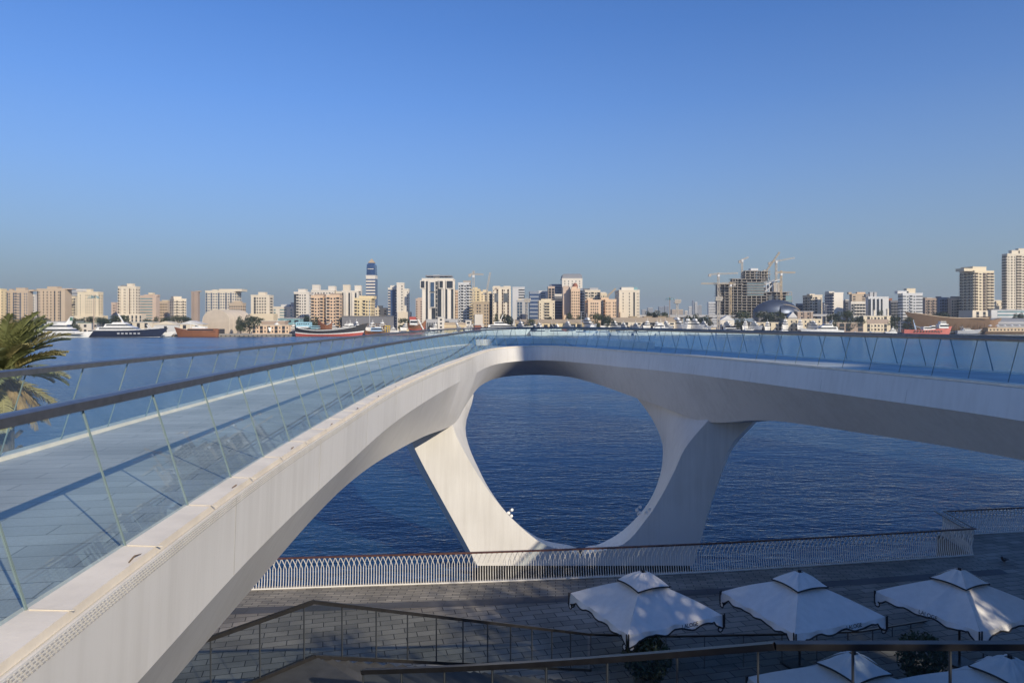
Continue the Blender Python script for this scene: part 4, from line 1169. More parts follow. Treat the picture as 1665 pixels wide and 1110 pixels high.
def mast(label, px, yb, yt, dd, w, mat, lamps=True, name="light_mast"):
    dd = gd(px, dd); b = P(px, yb, dd); b.z = ZB; root = thing(name, label, "mast", (b.x,b.y,b.z))
    H = E-(yt-522)/F*dd-ZB
    m = MB(); lattice(m, (0,0,0), (0,0,H*.93), w, .34, 12); m.build("lattice", mat, root)
    m = MB(); m.box(-w*1.6, w*1.6, -w*1.2, w*1.2, H*.84, H*.86); m.box(-w*1.7, w*1.7, -w*1.3, -w*1.2, H*.86, H*.93)
    for k in range(6): m.box(-w*1.6+k*w*.62, -w*1.6+k*w*.62+.8, -w*1.5, -w*1.2, H*.88, H*.95)
    m.bar((0,0,H*.86),(0,0,H),.35,.35,up=(0,1,0)); m.build("lamp_gallery", mat, root)
mast("lattice light mast with a round lamp gallery left of the centre", 857, 532, 482, 700, 1.9, CG)
mast("lattice light mast standing right of the antenna disguised as a palm", 1101, 522, 484, 740, 1.9, CG)
mast("heavy lattice light mast in front of the construction site", 1168, 538, 479, 735, 2.2, CG)
def antenna(label, px, yb, yt, dd):
    dd = gd(px, dd); b = P(px, yb, dd); b.z = ZB; H = E-(yt-522)/F*dd-ZB; root = thing("antenna_mast", label, "mast", b)
    m = MB(); m.tube([(0,0,0),(0,0,H*.5),(0,0,H)], [.55,.5,.4], 8); m.build("pole", C['brown'], root)
    m = MB()
    for k in range(14):
        a = k*2.4; r = 4.2+.9*(k%3); t = 1.6 if k%2 else .3
        q = [(0,0,H*.93),(r*.4*math.cos(a),r*.4*math.sin(a),H*.93+t),(r*.8*math.cos(a),r*.8*math.sin(a),H*.93+t*.8),(r*math.cos(a),r*math.sin(a),H*.93-.9)]
        for p_, q_ in zip(q, q[1:]): m.bar(p_, q_, .75, .10)
    m.build("false_fronds", C['teal'], root)
antenna("mobile phone mast dressed as a palm, in front of the cream hotel", 152.5, 538, 479, 622)
antenna("mobile phone mast dressed as a palm, beside the lattice light mast", 1089, 524, 482, 745)
def lamp_post(label, px, yb, yt, dd, arm=2.0):
    dd = gd(px, dd); b = P(px, yb, dd); b.z = ZB; H = E-(yt-522)/F*dd-ZB; root = thing("lamp_post", label, "lamp post", b)
    m = MB(); m.tube([(0,0,0),(0,0,H)], [.24,.16], 6); m.build("pole", C['lgrey'], root)
    m = MB(); m.bar((-arm,0,H),(arm,0,H+.1),.2,.16); m.box(-arm-.5,-arm+.5,-.3,.3,H-.2,H); m.box(arm-.5,arm+.5,-.3,.3,H-.2,H); m.build("lamp_arm", C['lgrey'], root)
lamp_post("thin lamp post in front of the beige balcony apartments", 504, 532, 489, 660, .4)
lamp_post("thin pole in front of the yellow apartment block", 601, 536, 488, 640, .3)
lamp_post("thin pole in front of the plain white stair tower", 646, 525, 484, 700, .8)
lamp_post("pair armed lamp post left of the domed peach tower", 945, 530, 507, 690)
lamp_post("slim lamp post with a double arm left of the white chimneyed house", 1343, 522, 496, 760)
lamp_post("slim post at the dark trees left of the big wooden ship", 1464, 530, 504, 765, 1.2)

# domed station and its viaduct
d = 835
b = P(1262, 522, d); st = thing("dome_station", "dark shell roofed station like a split clam, below the construction site", "building", (b.x, d, ZB+17.5))
shellm = pmat("dark_metal_shell", (0.085,0.105,0.145), 0.42, metal=.6, var=.12, scale=.15)
m = MB(); a_, h_ = 27.5, 20.0
rows_ = []
for i in range(25):
    x = -a_+2*a_*i/24; s_ = max(0.03, 1-(x/a_)**2)**.62; cx = 3*(1-(x/a_)**2)
    rows_.append([(x, -13*s_*math.cos(math.pi*k/16), 5+ (h_-5)*s_*math.sin(math.pi*k/16)) for k in range(17)])
m.loft(rows_, closed=False); m.build("shell_roof", shellm, st, smooth=60)
m = MB(); rows_ = []
for i in range(19):
    x = 0+27*i/18; s_ = max(0.03, 1-((x-4)/24.0)**2)**.6
    rows_.append([(x, -15*s_*math.cos(math.pi*k/14)-1, 3.5+12.5*s_*math.sin(math.pi*k/14)) for k in range(15)])
m.loft(rows_, closed=False); m.build("lower_shell", shellm, st, smooth=60)
m = MB(); m.tube([(x, -14.0*max(0.03,1-((x-4)/24.0)**2)**.6*math.cos(.95)-1.5, 3.5+12.9*max(0.03,1-((x-4)/24.0)**2)**.6*math.sin(.95)) for x in [i*1.5 for i in range(19)]], .35, 6); m.build("bronze_rim", C['tan'], st)
m = MB(); m.box(-24,24,-10,10,-17.49,6); m.box(8,20,-12.5,-11.8,2,8.5); m.build("hall", C['dgrey'], st)
via = thing("rail_viaduct", "long grey elevated rail deck on round piers crossing behind the boatyard", "viaduct", (P(1215,522,850).x, 850, ZB))
m = MB(); m.box(-150, -16, -5, 5, 17.0, 19.6); m.box(60, 100, -5, 5, 18.0, 20.6); m.build("deck", C['grey'], via)
for k in range(8):
    m = MB(); x = -146+k*17; m.tube([(x,0,.01),(x,0,15),(x,0,17.1)], [1.3,1.3,3.2], 8); m.build("pier", C['conc'], via)
for x in (66,80,94):
    m = MB(); m.tube([(x,0,.01),(x,0,16),(x,0,18.1)], [1.3,1.3,3.2], 8); m.build("pier", C['conc'], via)

# ------------------------------------------------------------------ sheds, tents and low houses of the boatyard
def shed(label, x0, x1, yt, dd, wall, roof, kind='flat', name="shed", spec='', depth=None, over=.6, glass='dark'):
    dd = gd((x0+x1)/2, dd); W = (x1-x0)/F*dd; H = E-(yt-522)/F*dd-ZB; b = P((x0+x1)/2, 522, dd)
    root = thing(name, label, "shed" if name == "shed" else "building", (b.x, dd, ZB))
    D = depth or max(8, W*.5); wh = H-.5 if kind == 'flat' else H*.72
    m = MB(); m.box(-W/2, W/2, 0, D, .005, wh); m.build("wall", C[wall], root)
    m = MB()
    if kind == 'flat': m.box(-W/2-over, W/2+over, -over, D+over, wh, H)
    elif kind == 'gable': m.prism([(0,0)], 0, 0) if False else m.add([(-W/2-over,-over,wh),(W/2+over,-over,wh),(0,-over,H),(-W/2-over,D,wh),(W/2+over,D,wh),(0,D,H)], [(0,1,2),(3,5,4),(0,2,5,3),(1,4,5,2),(0,3,4,1)])
    elif kind == 'ridge': m.add([(-W/2-over,-over,wh),(W/2+over,-over,wh),(W/2+over,D/2,H),(-W/2-over,D/2,H),(-W/2-over,D,wh),(W/2+over,D,wh)], [(0,1,2,3),(3,2,5,4),(0,3,4),(1,5,2),(0,4,5,1)])
    elif kind == 'barrel':
        m.loft([[(x_, D/2-D/2*1.05*math.cos(math.pi*k/10), wh*.6+(H-wh*.6)*math.sin(math.pi*k/10)) for k in range(11)] for x_ in (-W/2-over, W/2+over)])
    m.build("roof", C[roof], root)
    facade(root, Vector((-W/2,0,.6)), Vector((1,0,0)), Vector((0,-1,0)), W, wh-1.2, spec, 4.0, (C[wall], G[glass]))
    return root, W, H, D
C['green'] = pmat('green_roof',(0.08,0.18,0.12),.7); C['sheetblue'] = pmat('blue_tarpaulin',(0.10,0.22,0.45),.7)
shed("long pale boathouse behind the white motor catamaran", 76, 122, 522, 642, 'lgrey', 'grey', 'flat', spec='....www...')
shed("white boathouse with a green roof edge under the palm shaped mast", 127, 173, 524, 645, 'white', 'green', 'flat', spec='.w.w.w')
shed("pale warehouse with square openings left of the low gabled sheds", 203, 247, 523, 650, 'cream2', 'lgrey', 'flat', spec='.g.g.g.')
shed("low gabled shed, left one of a pair behind the brown wooden dhow", 248, 290, 522, 652, 'lgrey', 'cream2', 'gable', spec='..w..')
shed("low gabled shed, right one of a pair behind the brown wooden dhow", 290, 330, 521, 655, 'cream2', 'lgrey', 'gable', spec='.g..g.')
# arched tent hall
d = 698; b = P(351, 522, d); hall = thing("arched_hall", "large beige arched tent hall with a dark door at its foot", "building", (b.x, d, ZB), R(-14))
W, H = 30.0, 23.5
prof = [(-W/2,.005),(-W/2,H*.55)]+[(-W/2*math.cos(math.pi*k/16), H*.55+H*.45*math.sin(math.pi*k/16)) for k in range(1,16)]+[(W/2,H*.55),(W/2,.005)]
m = MB(); tentm = pmat("beige_tent", (0.58,0.49,0.38), .8, var=.06, scale=.2)
m.loft([[(x, y, z) for x, z in prof] for y in (0,7,14,21,28,35)]); m.build("tent_skin", tentm, hall, smooth=35)
m = MB()
for y in (0.0,7,14,21,28,35): m.tube([(x*1.005, y, z+.05) for x, z in prof], .22, 5)
for z in (4,8,12,16): m.box(-W/2*.93, W/2*.93, -.08, .02, z, z+.14)
m.build("arch_rib", C['cream2'], hall)
m = MB(); m.box(-3, 10, -.25, 0, .02, 4.6); m.build("door", C['black'], hall)
shed("peach waterside restaurant with a row of white arches", 410, 470, 528, 640, 'peach', 'cream2', 'flat', name="restaurant", spec='gvgvgvgvgv')
shed("flat white canopy roof above the peach restaurant", 425, 463, 521, 655, 'brown', 'white', 'flat', spec='')
shed("long dark boundary wall behind the boatyard boats", 556, 640, 513.5, 770, 'dgrey', 'dgrey', 'flat', depth=2)
shed("pale roofed shed with blue sheeting behind the blue deckhouse", 452, 488, 517, 700, 'teal', 'lgrey', 'flat', spec='www')
shed("tan double barrel tent in front of the striped hotel", 722, 757, 524, 660, 'yellow', 'tan', 'barrel', over=.1)
shed("tall white cabin stack left of the tan barrel tent", 712, 722, 515, 655, 'white', 'lgrey', 'flat', spec='v')
shed("small white shed right of the tan barrel tent", 757, 766, 520, 665, 'white', 'grey', 'flat', spec='w')
shed("beige workshop with a long tan roof, left of two", 838, 948, 519, 705, 'yellow', 'tan', 'ridge', spec='gw.gwg.wgg', depth=20)
shed("beige workshop with a long tan roof, right of two", 990, 1098, 516, 715, 'cream2', 'tan', 'ridge', spec='.gg.wggg.w', depth=20)
for k, (x0, x1, lb) in enumerate(((1024,1036,"left of three"),(1047,1060,"middle of three"),(1070,1083,"right of three"))):
    shed("small tan roof vent house, %s above the right workshop" % lb, x0, x1, 514, 738, 'tan', 'tan', 'flat')
shed("white gabled boat shed behind the lattice mast at right", 1171, 1194, 513, 745, 'white', 'lgrey', 'gable', spec='..')
shed("cream flat workshop with a dark roof edge behind the white yachts", 1220, 1277, 523, 748, 'cream', 'dgrey', 'flat', spec='.g.w.g.wg.')
shed("cream two storey workshop with a row of small windows", 1276, 1336, 518, 752, 'cream', 'cream2', 'flat', spec='.vvvvvvv')
shed("tent with a pointed white roof right of the dome station", 1282, 1296, 507, 800, 'grey', 'lgrey', 'gable')
shed("brown building with white columns right of the pointed tent", 1296, 1322, 506, 810, 'brown', 'lgrey', 'flat', spec='rwrwr')
hz_, W, H, D = shed("cream waterside house with an open upper terrace and round towers", 1404, 1448, 513, 755, 'cream', 'white', 'flat', name="terrace_house", spec='.gvwwvg.')
m = MB(); m.box(-W*.38, W*.42, -.25, .2, H*.52, H*.78); m.build("terrace_opening", C['brown'], hz_)
for x, yt in ((-W*.08, 504),(W*.42, 502)):
    m = MB(); hh = E-(yt-522)/F*hz_.location.y-ZB; m.tube([(x,2,H*.3),(x,2,hh)], 1.4, 10); m.tube([(x,2,hh-1),(x,2,hh-.4)], 1.7, 10); m.build("round_tower", C['cream2'], hz_)
shed("grey flat roofed block at the left of the terrace house", 1388, 1406, 513, 770, 'lgrey', 'white', 'flat', spec='w')
shed("low dock shelter with thin white posts, left of the terrace house", 1344, 1404, 524, 758, 'brown', 'cream2', 'flat', spec='g.gg.g', depth=6)
shed("grey rounded sheet roof hall at the right edge", 1616, 1680, 517, 780, 'grey', 'roofgrey', 'barrel', over=.1)
shed("long grey depot with a yellowish window band at the right edge", 1612, 1690, 503, 830, 'lgrey', 'grey', 'flat', spec='.hhhhhhh', glass='teal')

# ------------------------------------------------------------------ trees of the far bank
TL = [pmat("far_leaf_dark",(0.030,0.048,0.022),.7,var=.35,scale=.4), pmat("far_leaf_mid",(0.048,0.066,0.028),.7,var=.35,scale=.4)]
protos = []
def far_tree(label, px, w, yt, yb, dd, group, kind=0):
    dd = gd(px, dd); b = P(px, yb, dd); W = w/F*dd
    b.z = ZB; H = E-(yt-522)/F*dd - b.z
    key = kind
    while len(protos) <= key:
        k = len(protos); rg = random.Random(40+k)
        root = thing("tree", "tree", "tree", (0,0,0))
        t = MB(); t.tube([(0,0,0),(.02,0,.3),(0,.02,.6)], [.035,.028,.015], 6)
        for j in range(5): t.tube([(0,0,.25),(.28*math.cos(j*1.26),.28*math.sin(j*1.26),.55)], [.015,.006], 4)
        t.build("trunk", M['bark'], root)
        c = MB()
        for j in range(16):
            a = rg.uniform(0,6.28); q = rg.uniform(.08,.40); z = rg.uniform(.22,.84)
            q *= 1.0 - abs(z-.5)*.8
            leaf_ball(c, (q*math.cos(a), q*math.sin(a), z), rg.uniform(.13,.21), 110, .038, rg, .8)
        c.build("crown", TL[k % 2], root)
        root["used"] = 0
        protos.append(root)
    p = protos[key]
    if p["used"] == 0: r = p; r.location = b; p["used"] = 1
    else: r = dup(p, b, random.Random(px).uniform(0,6))
    r.scale = (W, W, H); r["label"] = label; r["group"] = group; r["category"] = "tree"
    if "used" in r and r is not p: del r["used"]
    return r
TREES = [
 (70,22,513,536,650,"dark tree beside the palm fronds"),(118,18,515,528,690,"tree at the left end of the row behind the white catamaran"),(134,19,514,528,692,"second tree of the row behind the white catamaran"),
 (150,20,513,528,692,"tree just left of the palm shaped mast"),(165,17,514,528,694,"tree just right of the palm shaped mast"),(122,17,519,539,636,"bushy tree between the two pale boathouses"),
 (174,26,514,539,634,"dark round tree at the stern of the navy yacht"),(194,30,511,538,640,"largest dark tree behind the navy yacht"),(240,15,517,528,760,"small tree below the teal glass block"),
 (256,18,514,528,765,"round tree at the foot of the beige low block"),(272,18,513,528,768,"tree left of the stepped cream block"),(288,22,512,528,765,"tree in front of the stepped cream block"),(303,18,512,528,760,"tree left of the arched tent hall"),
 (391,16,513,540,640,"slim tree at the right side of the tent hall"),(406,28,510,540,645,"large tree between the tent hall and the restaurant"),(426,14,516,534,700,"small tree above the restaurant roof"),
 (499,20,511,526,760,"tree under the black striped white block"),(512,16,513,526,765,"tree under the beige balcony apartments"),(557,11,512,524,780,"small tree left of the long dark wall"),
 (655,17,516,527,720,"low trees in front of the plain white tower"),(667,14,517,528,722,"low tree left of the red and white hull"),(808,13,509,524,740,"tree at the foot of the arched hotel"),(824,22,507,526,742,"fuller tree below the grey office slab"),
 (864,13,517,534,690,"tree right of the lattice light mast"),(893,12,513,524,760,"small tree in front of the dark balcony centre block"),(928,24,508,522,770,"tree at the foot of the domed tower"),(941,12,510,522,772,"small tree right of the domed tower foot"),
 (969,20,508,532,700,"tree left of the right workshop"),(984,24,510,532,702,"wide tree touching the right workshop roof"),(1052,20,505,522,790,"left tree of the clump below the hazy blocks"),(1066,26,503,522,795,"tallest tree of the clump below the hazy blocks"),(1079,18,506,522,792,"right tree of the clump below the hazy blocks"),
 (1119,18,511,524,790,"tree under the far slender blue tower"),(1133,22,509,524,795,"tree under the far twin towers"),(1147,20,511,524,792,"pale tree left of the lattice mast"),(1206,30,504,526,775,"dark tree in front of the construction site"),
 (1247,32,504,521,790,"dark tree at the left foot of the dome"),(1268,24,505,521,792,"dark tree at the right foot of the dome"),(1357,24,505,530,765,"tree left of the low dock shelter"),(1376,24,503,530,768,"tree below the blank white gable"),(1395,22,512,530,766,"low tree left of the terrace house"),
 (1432,16,503,520,785,"tree behind the terrace house roof"),(1449,26,510,538,768,"dark tree right of the terrace house"),(1476,16,514,530,775,"small tree at the bow of the wooden ship"),(1530,34,505,512,800,"bushy tree top above the wooden ship"),(1652,12,508,522,800,"left small tree by the long grey depot"),(1662,14,506,522,802,"right small tree by the long grey depot")]
for k, (px, w, yt, yb, dd, lb) in enumerate(TREES):
    far_tree("dark green " + lb if 'dark' not in lb else lb, px, w*1.25, yt, yb, dd, "trees on the far bank", k % 4)

# ------------------------------------------------------------------ boats
BMT = {k: pmat("boat_"+k, c, r, var=.08, scale=.4) for k, c, r in (
 ('white',(0.76,0.75,0.71),.35),('navy',(0.018,0.024,0.05),.25),('black',(0.025,0.024,0.025),.5),('red',(0.42,0.085,0.06),.5),('wood',(0.22,0.085,0.035),.6),('oldwood',(0.15,0.095,0.055),.85),
 ('blue',(0.30,0.52,0.60),.5),('grey',(0.36,0.37,0.39),.4),('salmon',(0.50,0.14,0.11),.5),('sand',(0.52,0.40,0.26),.7),('lightblue',(0.34,0.48,0.66),.4),('orange',(0.5,0.16,0.05),.6),('glass',(0.02,0.024,0.03),.1),('yellow',(0.55,0.38,0.05),.6))}
def hull_mesh(L, W, H, bow, stern, rake, transom, bands, z0=-.6, full=2.4):
    """bands: list of (upper fraction, material index)"""
    m = MB(); n = 20
    lv = [0.0]; mi = []
    for f, k in bands:
        lv += [lv[-1]+(f-lv[-1])*.5, f]; mi += [k, k]
    nl = len(lv); rows_ = []
    for i in range(n+1):
        t = i/n
        plan = (transom+(1-transom)*min(1,(t/.4))**.7) if t < .4 else max(0.015, 1-((t-.4)/.6)**full)
        sh = bow*max(0,(t-.35)/.65)**2 + stern*max(0,(.35-t)/.35)**2
        r = []
        for f in lv:
            z = z0+(H-z0+sh)*f
            x = (t-.5)*L + rake*L*(f-.6)*max(0,(t-.6)/.4)**1.5 - stern*.25*(f-.5)*max(0,(.3-t)/.3)
            r.append((x, W/2*plan*(.5+.5*f**.55), z))
        rows_.append(r)
    for sg in (-1, 1):
        vs = [(x, sg*y, z) for r in rows_ for x, y, z in r]
        o = len(m.v); m.v += vs
        for i in range(n):
            for j in range(nl-1):
                m.f.append([o+i*nl+j, o+(i+1)*nl+j, o+(i+1)*nl+j+1, o+i*nl+j+1]); m.m.append(mi[j])
    r = rows_[0]; m.add([(x,-y,z) for x,y,z in r]+[(x,y,z) for x,y,z in reversed(r)], [tuple(range(2*nl))], mi[-1])
    # deck a little below the rail
    for i in range(n):
        a, b = rows_[i][-1], rows_[i+1][-1]
        m.quad((a[0],-a[1],a[2]-.25),(b[0],-b[1],b[2]-.25),(b[0],b[1],b[2]-.25),(a[0],a[1],a[2]-.25), mi[-1])
    return m
def tier(root, xa, xb, z0, z1, w, ra, rf, mat, win=True, name="cabin", nwin=0):
    m = MB(); prof = [(xa,z0),(xb,z0),(xb-rf,z1),(xa+ra,z1)]
    m.loft([[(x, y, z) for x, z in prof] for y in (-w, w)])
    o = m.build(name, BMT[mat], root)
    if win:
        f0, f1 = .38, .78; q = MB(); h = z1-z0
        def X(s, f): return (xa+ra*f + .06*(xb-xa)) if s == 0 else (xb-rf*f-.10)
        prof = [(X(0,f0),z0+h*f0),(X(1,f0)+.2,z0+h*f0),(X(1,f1)+.2,z0+h*f1),(X(0,f1),z0+h*f1)]
        q.loft([[(x, y, z) for x, z in prof] for y in (-w-.05, w+.05)])
        q.build("window_band", BMT['glass'], o)
    return o
def cradle(root, L, z):
    for x in (-L*.3, 0, L*.25):
        m = MB(); m.bar((x,-1.8,.005),(x,-.5,z),.3,.3,up=(0,1,0)); m.bar((x,1.8,.005),(x,.5,z),.3,.3,up=(0,1,0)); m.bar((x,-1.4,z*.5),(x,1.4,z*.5),.3,.3)
        m.build("cradle", C['dgrey'], root)
def boat(label, x0, x1, yw, dd, face, kind, name="motor_yacht", group=None, ground=False, lift=0.0, hull='white', h=None, rz=0.0, cat="boat", wide=None, endon=False):
    """a boat between photograph columns x0 and x1; face 1 = bow to the right"""
    if ground: dd = gd((x0+x1)/2, dd)
    L = (x1-x0)/F*dd; b = P((x0+x1)/2, yw, dd)
    if endon: L *= 1.7; rz = rz + (1.0 if (int(x0) % 2) else -0.95)*(1 if face > 0 else -1)
    z = ZB if ground else 0.0
    root = thing(name, label, cat, (b.x, dd, z), (0 if face > 0 else math.pi)+rz, group)
    z0 = lift
    W = wide or max(1.6, L*.22)
    if kind == 'yacht':
        H = h or max(.7, L*.105)
        m = hull_mesh(L, W, H, H*.55, 0, .16, .85, [(.18,1),(1.0,0)], -.5 if not ground else -H*.5)
        o = m.build("hull", [BMT[hull], BMT['navy' if hull == 'white' else 'red']], root, smooth=40); o.location.z = z0 + (H*.5 if ground else 0)
        s = z0 + H + (H*.5 if ground else 0)
        t1 = max(.8, L*.085)
        tier(root, -L*.36, L*.22, s-.15, s+t1, W*.40, t1*.3, t1*2.2, 'white')
        tier(root, -L*.25, L*.06, s+t1, s+t1*1.8, W*.33, t1*.4, t1*1.5, 'white')
        m = MB(); m.bar((-L*.18,-W*.3,s+t1*1.7),(-L*.24,-W*.26,s+t1*2.8),t1*.5,.12); m.bar((-L*.18,W*.3,s+t1*1.7),(-L*.24,W*.26,s+t1*2.8),t1*.5,.12)
        m.bar((-L*.24,-W*.28,s+t1*2.8),(-L*.24,W*.28,s+t1*2.8),t1*.6,.15); m.bar((-L*.24,0,s+t1*2.8),(-L*.25,0,s+t1*4.0),.12,.12,up=(0,1,0)); m.build("radar_arch", BMT['white'], root)
        m = MB(); m.tube([(L*.2,-W*.36,s+.5),(L*.36,-W*.24,s+H*.35+.5),(L*.47,-.1,s+H*.5+.6)], .05, 4); m.build("bow_rail", BMT['grey'], root)
    elif kind == 'sport':
        H = h or max(.6, L*.115)
        m = hull_mesh(L, W, H, H*.4, 0, .22, .9, [(.2,1),(1.0,0)], -.4 if not ground else -H*.4)
        o = m.build("hull", [BMT[hull], BMT['navy']], root, smooth=40); o.location.z = z0 + (H*.4 if ground else 0)
        s = z0 + H + (H*.4 if ground else 0)
        t1 = max(.6, L*.085)
        tier(root, -L*.28, L*.24, s-.1, s+t1, W*.36, t1*.2, L*.22, 'white')
        m = MB(); m.bar((-L*.22,-W*.34,s),(-L*.30,-W*.34,s+t1*1.9),t1*.7,.1); m.bar((-L*.22,W*.34,s),(-L*.30,W*.34,s+t1*1.9),t1*.7,.1); m.bar((-L*.31,-W*.36,s+t1*1.9),(-L*.31,W*.36,s+t1*1.9),t1*.8,.14); m.build("radar_arch", BMT['white'], root)
    elif kind == 'fly':          # tall motor yacht seen end-on or short
        H = h or L*.20
        m = hull_mesh(L, W, H, H*.3, 0, .12, .9, [(.15,1),(1.0,0)], -.5 if not ground else -H*.4)
        o = m.build("hull", [BMT[hull], BMT['navy']], root, smooth=40); o.location.z = z0 + (H*.4 if ground else 0)
        s = z0 + H + (H*.4 if ground else 0); t1 = L*.13
        tier(root, -L*.42, L*.24, s-.1, s+t1, W*.42, t1*.2, t1*1.1, 'white')
        tier(root, -L*.36, L*.10, s+t1, s+t1*2, W*.38, t1*.2, t1*.9, 'white')
        tier(root, -L*.25, L*.0, s+t1*2, s+t1*2.7, W*.28, t1*.2, t1*.5, 'white', win=False, name="flybridge")
        m = MB(); m.bar((-L*.15,0,s+t1*2.6),(-L*.18,0,s+t1*4.2),.2,.2,up=(0,1,0)); m.bar((-L*.17-1,0,s+t1*3.4),(-L*.17+1,0,s+t1*3.4),.16,.16); m.build("radar_mast", BMT['white'], root)
    elif kind == 'dhow':
        H = h or L*.075
        cols = {'black': ['red','white','black'], 'wood': ['wood','wood','wood'], 'oldwood': ['oldwood','oldwood','oldwood'], 'salmon': ['salmon','salmon','salmon'], 'redlow': ['black','red','wood']}[hull]
        m = hull_mesh(L, W, H, H*.95, H*.55, .10, .45, [(.36,0),(.46,1),(1.0,2)], -.8)
        o = m.build("hull", [BMT[c] for c in cols], root, smooth=40); o.location.z = z0
        m = MB(); pts = [((t-.5)*L, -W/2*(.99 if t<.62 else max(.02,1-((t-.4)/.6)**2.4)*1.0), z0+H*.86+H*.95*max(0,(t-.35)/.65)**2+H*.5*max(0,(.35-t)/.35)**2) for t in [i/16 for i in range(1,15)]]
        m.tube(pts, H*.06, 5); m.build("rubbing_strake", BMT['white' if hull=='black' else 'oldwood'], root)
    if ground: cradle(root, L, z0+L*.02+.6)
    return root, L, W, z0
GA = "yachts moored or parked at the boatyard"
# white motor catamaran, left
r_, L, W, z0 = boat("large white three deck motor catamaran moored at the left", 60, 148, 549, bank_d(100)-14, 1, 'none', "motor_catamaran")
m = hull_mesh(L, 10, 4.4, 1.0, 0, .10, .9, [(.12,1),(1.0,0)], -.6); m.build("hull", [BMT['white'], BMT['navy']], r_, smooth=40)
m = MB(); m.loft([[(x,y,z) for x,z in ((L*.06,2.9),(L*.43,3.3),(L*.36,2.3),(L*.08,2.0))] for y in (-5.15,-4.2)]); m.build("hull_window", BMT['glass'], r_)
tier(r_, -L*.42, L*.26, 4.3, 8.0, 4.6, 1.0, 5.0, 'white'); tier(r_, -L*.36, L*.12, 8.0, 11.2, 4.2, 1.5, 3.5, 'white'); tier(r_, -L*.10, L*.05, 11.2, 13.0, 3.0, .5, 1.2, 'white', win=False, name="flybridge")
m = MB(); m.loft([[(x,y,z) for x,z in ((L*.02,11.2),(L*.14,11.2),(L*.17,18.2),(L*.12,18.2))] for y in (-.6,.6)]); m.build("funnel", BMT['white'], r_)
m = MB(); m.box(L*.12,L*.17,-.9,-.62,14.6,17.6); m.build("green_panel", C['green'], r_)
for k in range(3):
    m = MB(); m.box(-L*.40+k*1.2,-L*.05,-4.9,-4.7,5.4+k*3.1,5.55+k*3.1); m.build("deck_rail", BMT['grey'], r_)
# navy superyacht
dd = bank_d(210)-12
r_, L, W, z0 = boat("long navy superyacht with white decks, left of the brown dhow", 148, 268, 549, dd, 1, 'none', "superyacht")
m = hull_mesh(L, 11, 6.0, 2.2, 0, .12, .85, [(.10,1),(.78,0),(1.0,0)], -.6); m.build("hull", [BMT['navy'], BMT['white']], r_, smooth=40)
m = MB(); m.tube([((t-.5)*L, -5.55*(1 if t<.45 else max(.02,1-((t-.4)/.6)**2.4)), 6.1+2.2*max(0,(t-.35)/.65)**2) for t in [i/16 for i in range(1,16)]], .32, 5); m.build("rail_cap", BMT['white'], r_)
for k in range(6):
    m = MB(); x = L*(-.10+k*.055); m.box(x,x+L*.03,-5.62,-5.2,2.6,4.0); m.build("porthole", BMT['grey'], r_)
tier(r_, -L*.40, L*.18, 6.0, 9.0, 4.6, 1.5, 6.0, 'white'); tier(r_, -L*.30, L*.08, 9.0, 11.8, 4.0, 2.0, 6.0, 'white'); tier(r_, -L*.2, 0.0, 11.8, 13.2, 3.2, 1.5, 3.0, 'white', win=False, name="sun_deck")
m = MB(); m.bar((-L*.06,0,13.0),(-L*.13,0,20.5),1.6,.5); m.bar((-L*.11,-1.5,18.0),(-L*.11,1.5,18.0),.3,.3); m.build("radar_mast", BMT['white'], r_)
boat("white yacht with a tall raked mast behind the navy superyacht bow", 226, 282, 546, bank_d(255)-3, 1, 'yacht', group=GA)
# brown wooden dhow
dd = bank_d(320)-10
r_, L, W, z0 = boat("brown varnished wooden dhow with white covers on deck", 286, 355, 549, dd, -1, 'dhow', "wooden_dhow", hull='wood', h=4.6, wide=8)
tier(r_, -L*.46, L*.20, 4.8, 7.4, 3.4, .2, .6, 'wood'); tier(r_, -L*.22, L*.10, 7.4, 9.2, 2.8, .2, .6, 'white', win=False, name="awning")
m = MB(); m.bar((-L*.1,0,9.2),(L*.22,0,13.0),.7,.7); m.bar((L*.15,0,7),(L*.15,0,13.5),.4,.4,up=(0,1,0)); m.build("boom", BMT['white'], r_)
m = MB(); m.box(-L*.30,L*.12,-4.2,-3.95,1.6,4.4); m.build("white_cover", BMT['white'], r_)
m = MB(); m.box(-L*.16,-L*.06,-4.35,-4.15,3.0,4.6); m.build("red_cover", BMT['red'], r_)
# black and red cargo dhow
dd = bank_d(540)-14
r_, L, W, z0 = boat("long black and red cargo dhow with a light blue deckhouse", 481, 594, 549, dd, 1, 'dhow', "cargo_dhow", hull='black', h=6.4, wide=11)
tier(r_, -L*.48, -L*.28, 8.6, 13.4, 4.4, .2, .4, 'blue', win=False, name="deckhouse")
for k in range(7):
    m = MB(); x = -L*.46+k*L*.026; m.box(x,x+.9,-4.5,-4.3,11.0,12.2); m.build("window", BMT['glass'], r_)
tier(r_, -L*.27, -L*.16, 7.2, 9.8, 3.6, .2, .4, 'blue', name="deckhouse")
tier(r_, -L*.47, -L*.30, 8.0, 9.2, 4.5, 0, 0, 'white', win=False, name="white_band")
m = MB(); m.tube([(-L*.02,0,6),(-L*.01,0,17)], [.3,.15], 6); m.build("mast", BMT['wood'], r_)
r_, L, W, z0 = boat("low brown dhow with a red stripe behind the left bridge railing", 594, 690, 549, bank_d(640)-12, 1, 'dhow', "cargo_dhow", hull='redlow', h=3.4, wide=8)
tier(r_, -L*.40, -L*.22, 4.6, 8.0, 3.0, .2, .4, 'lightblue', name="deckhouse")
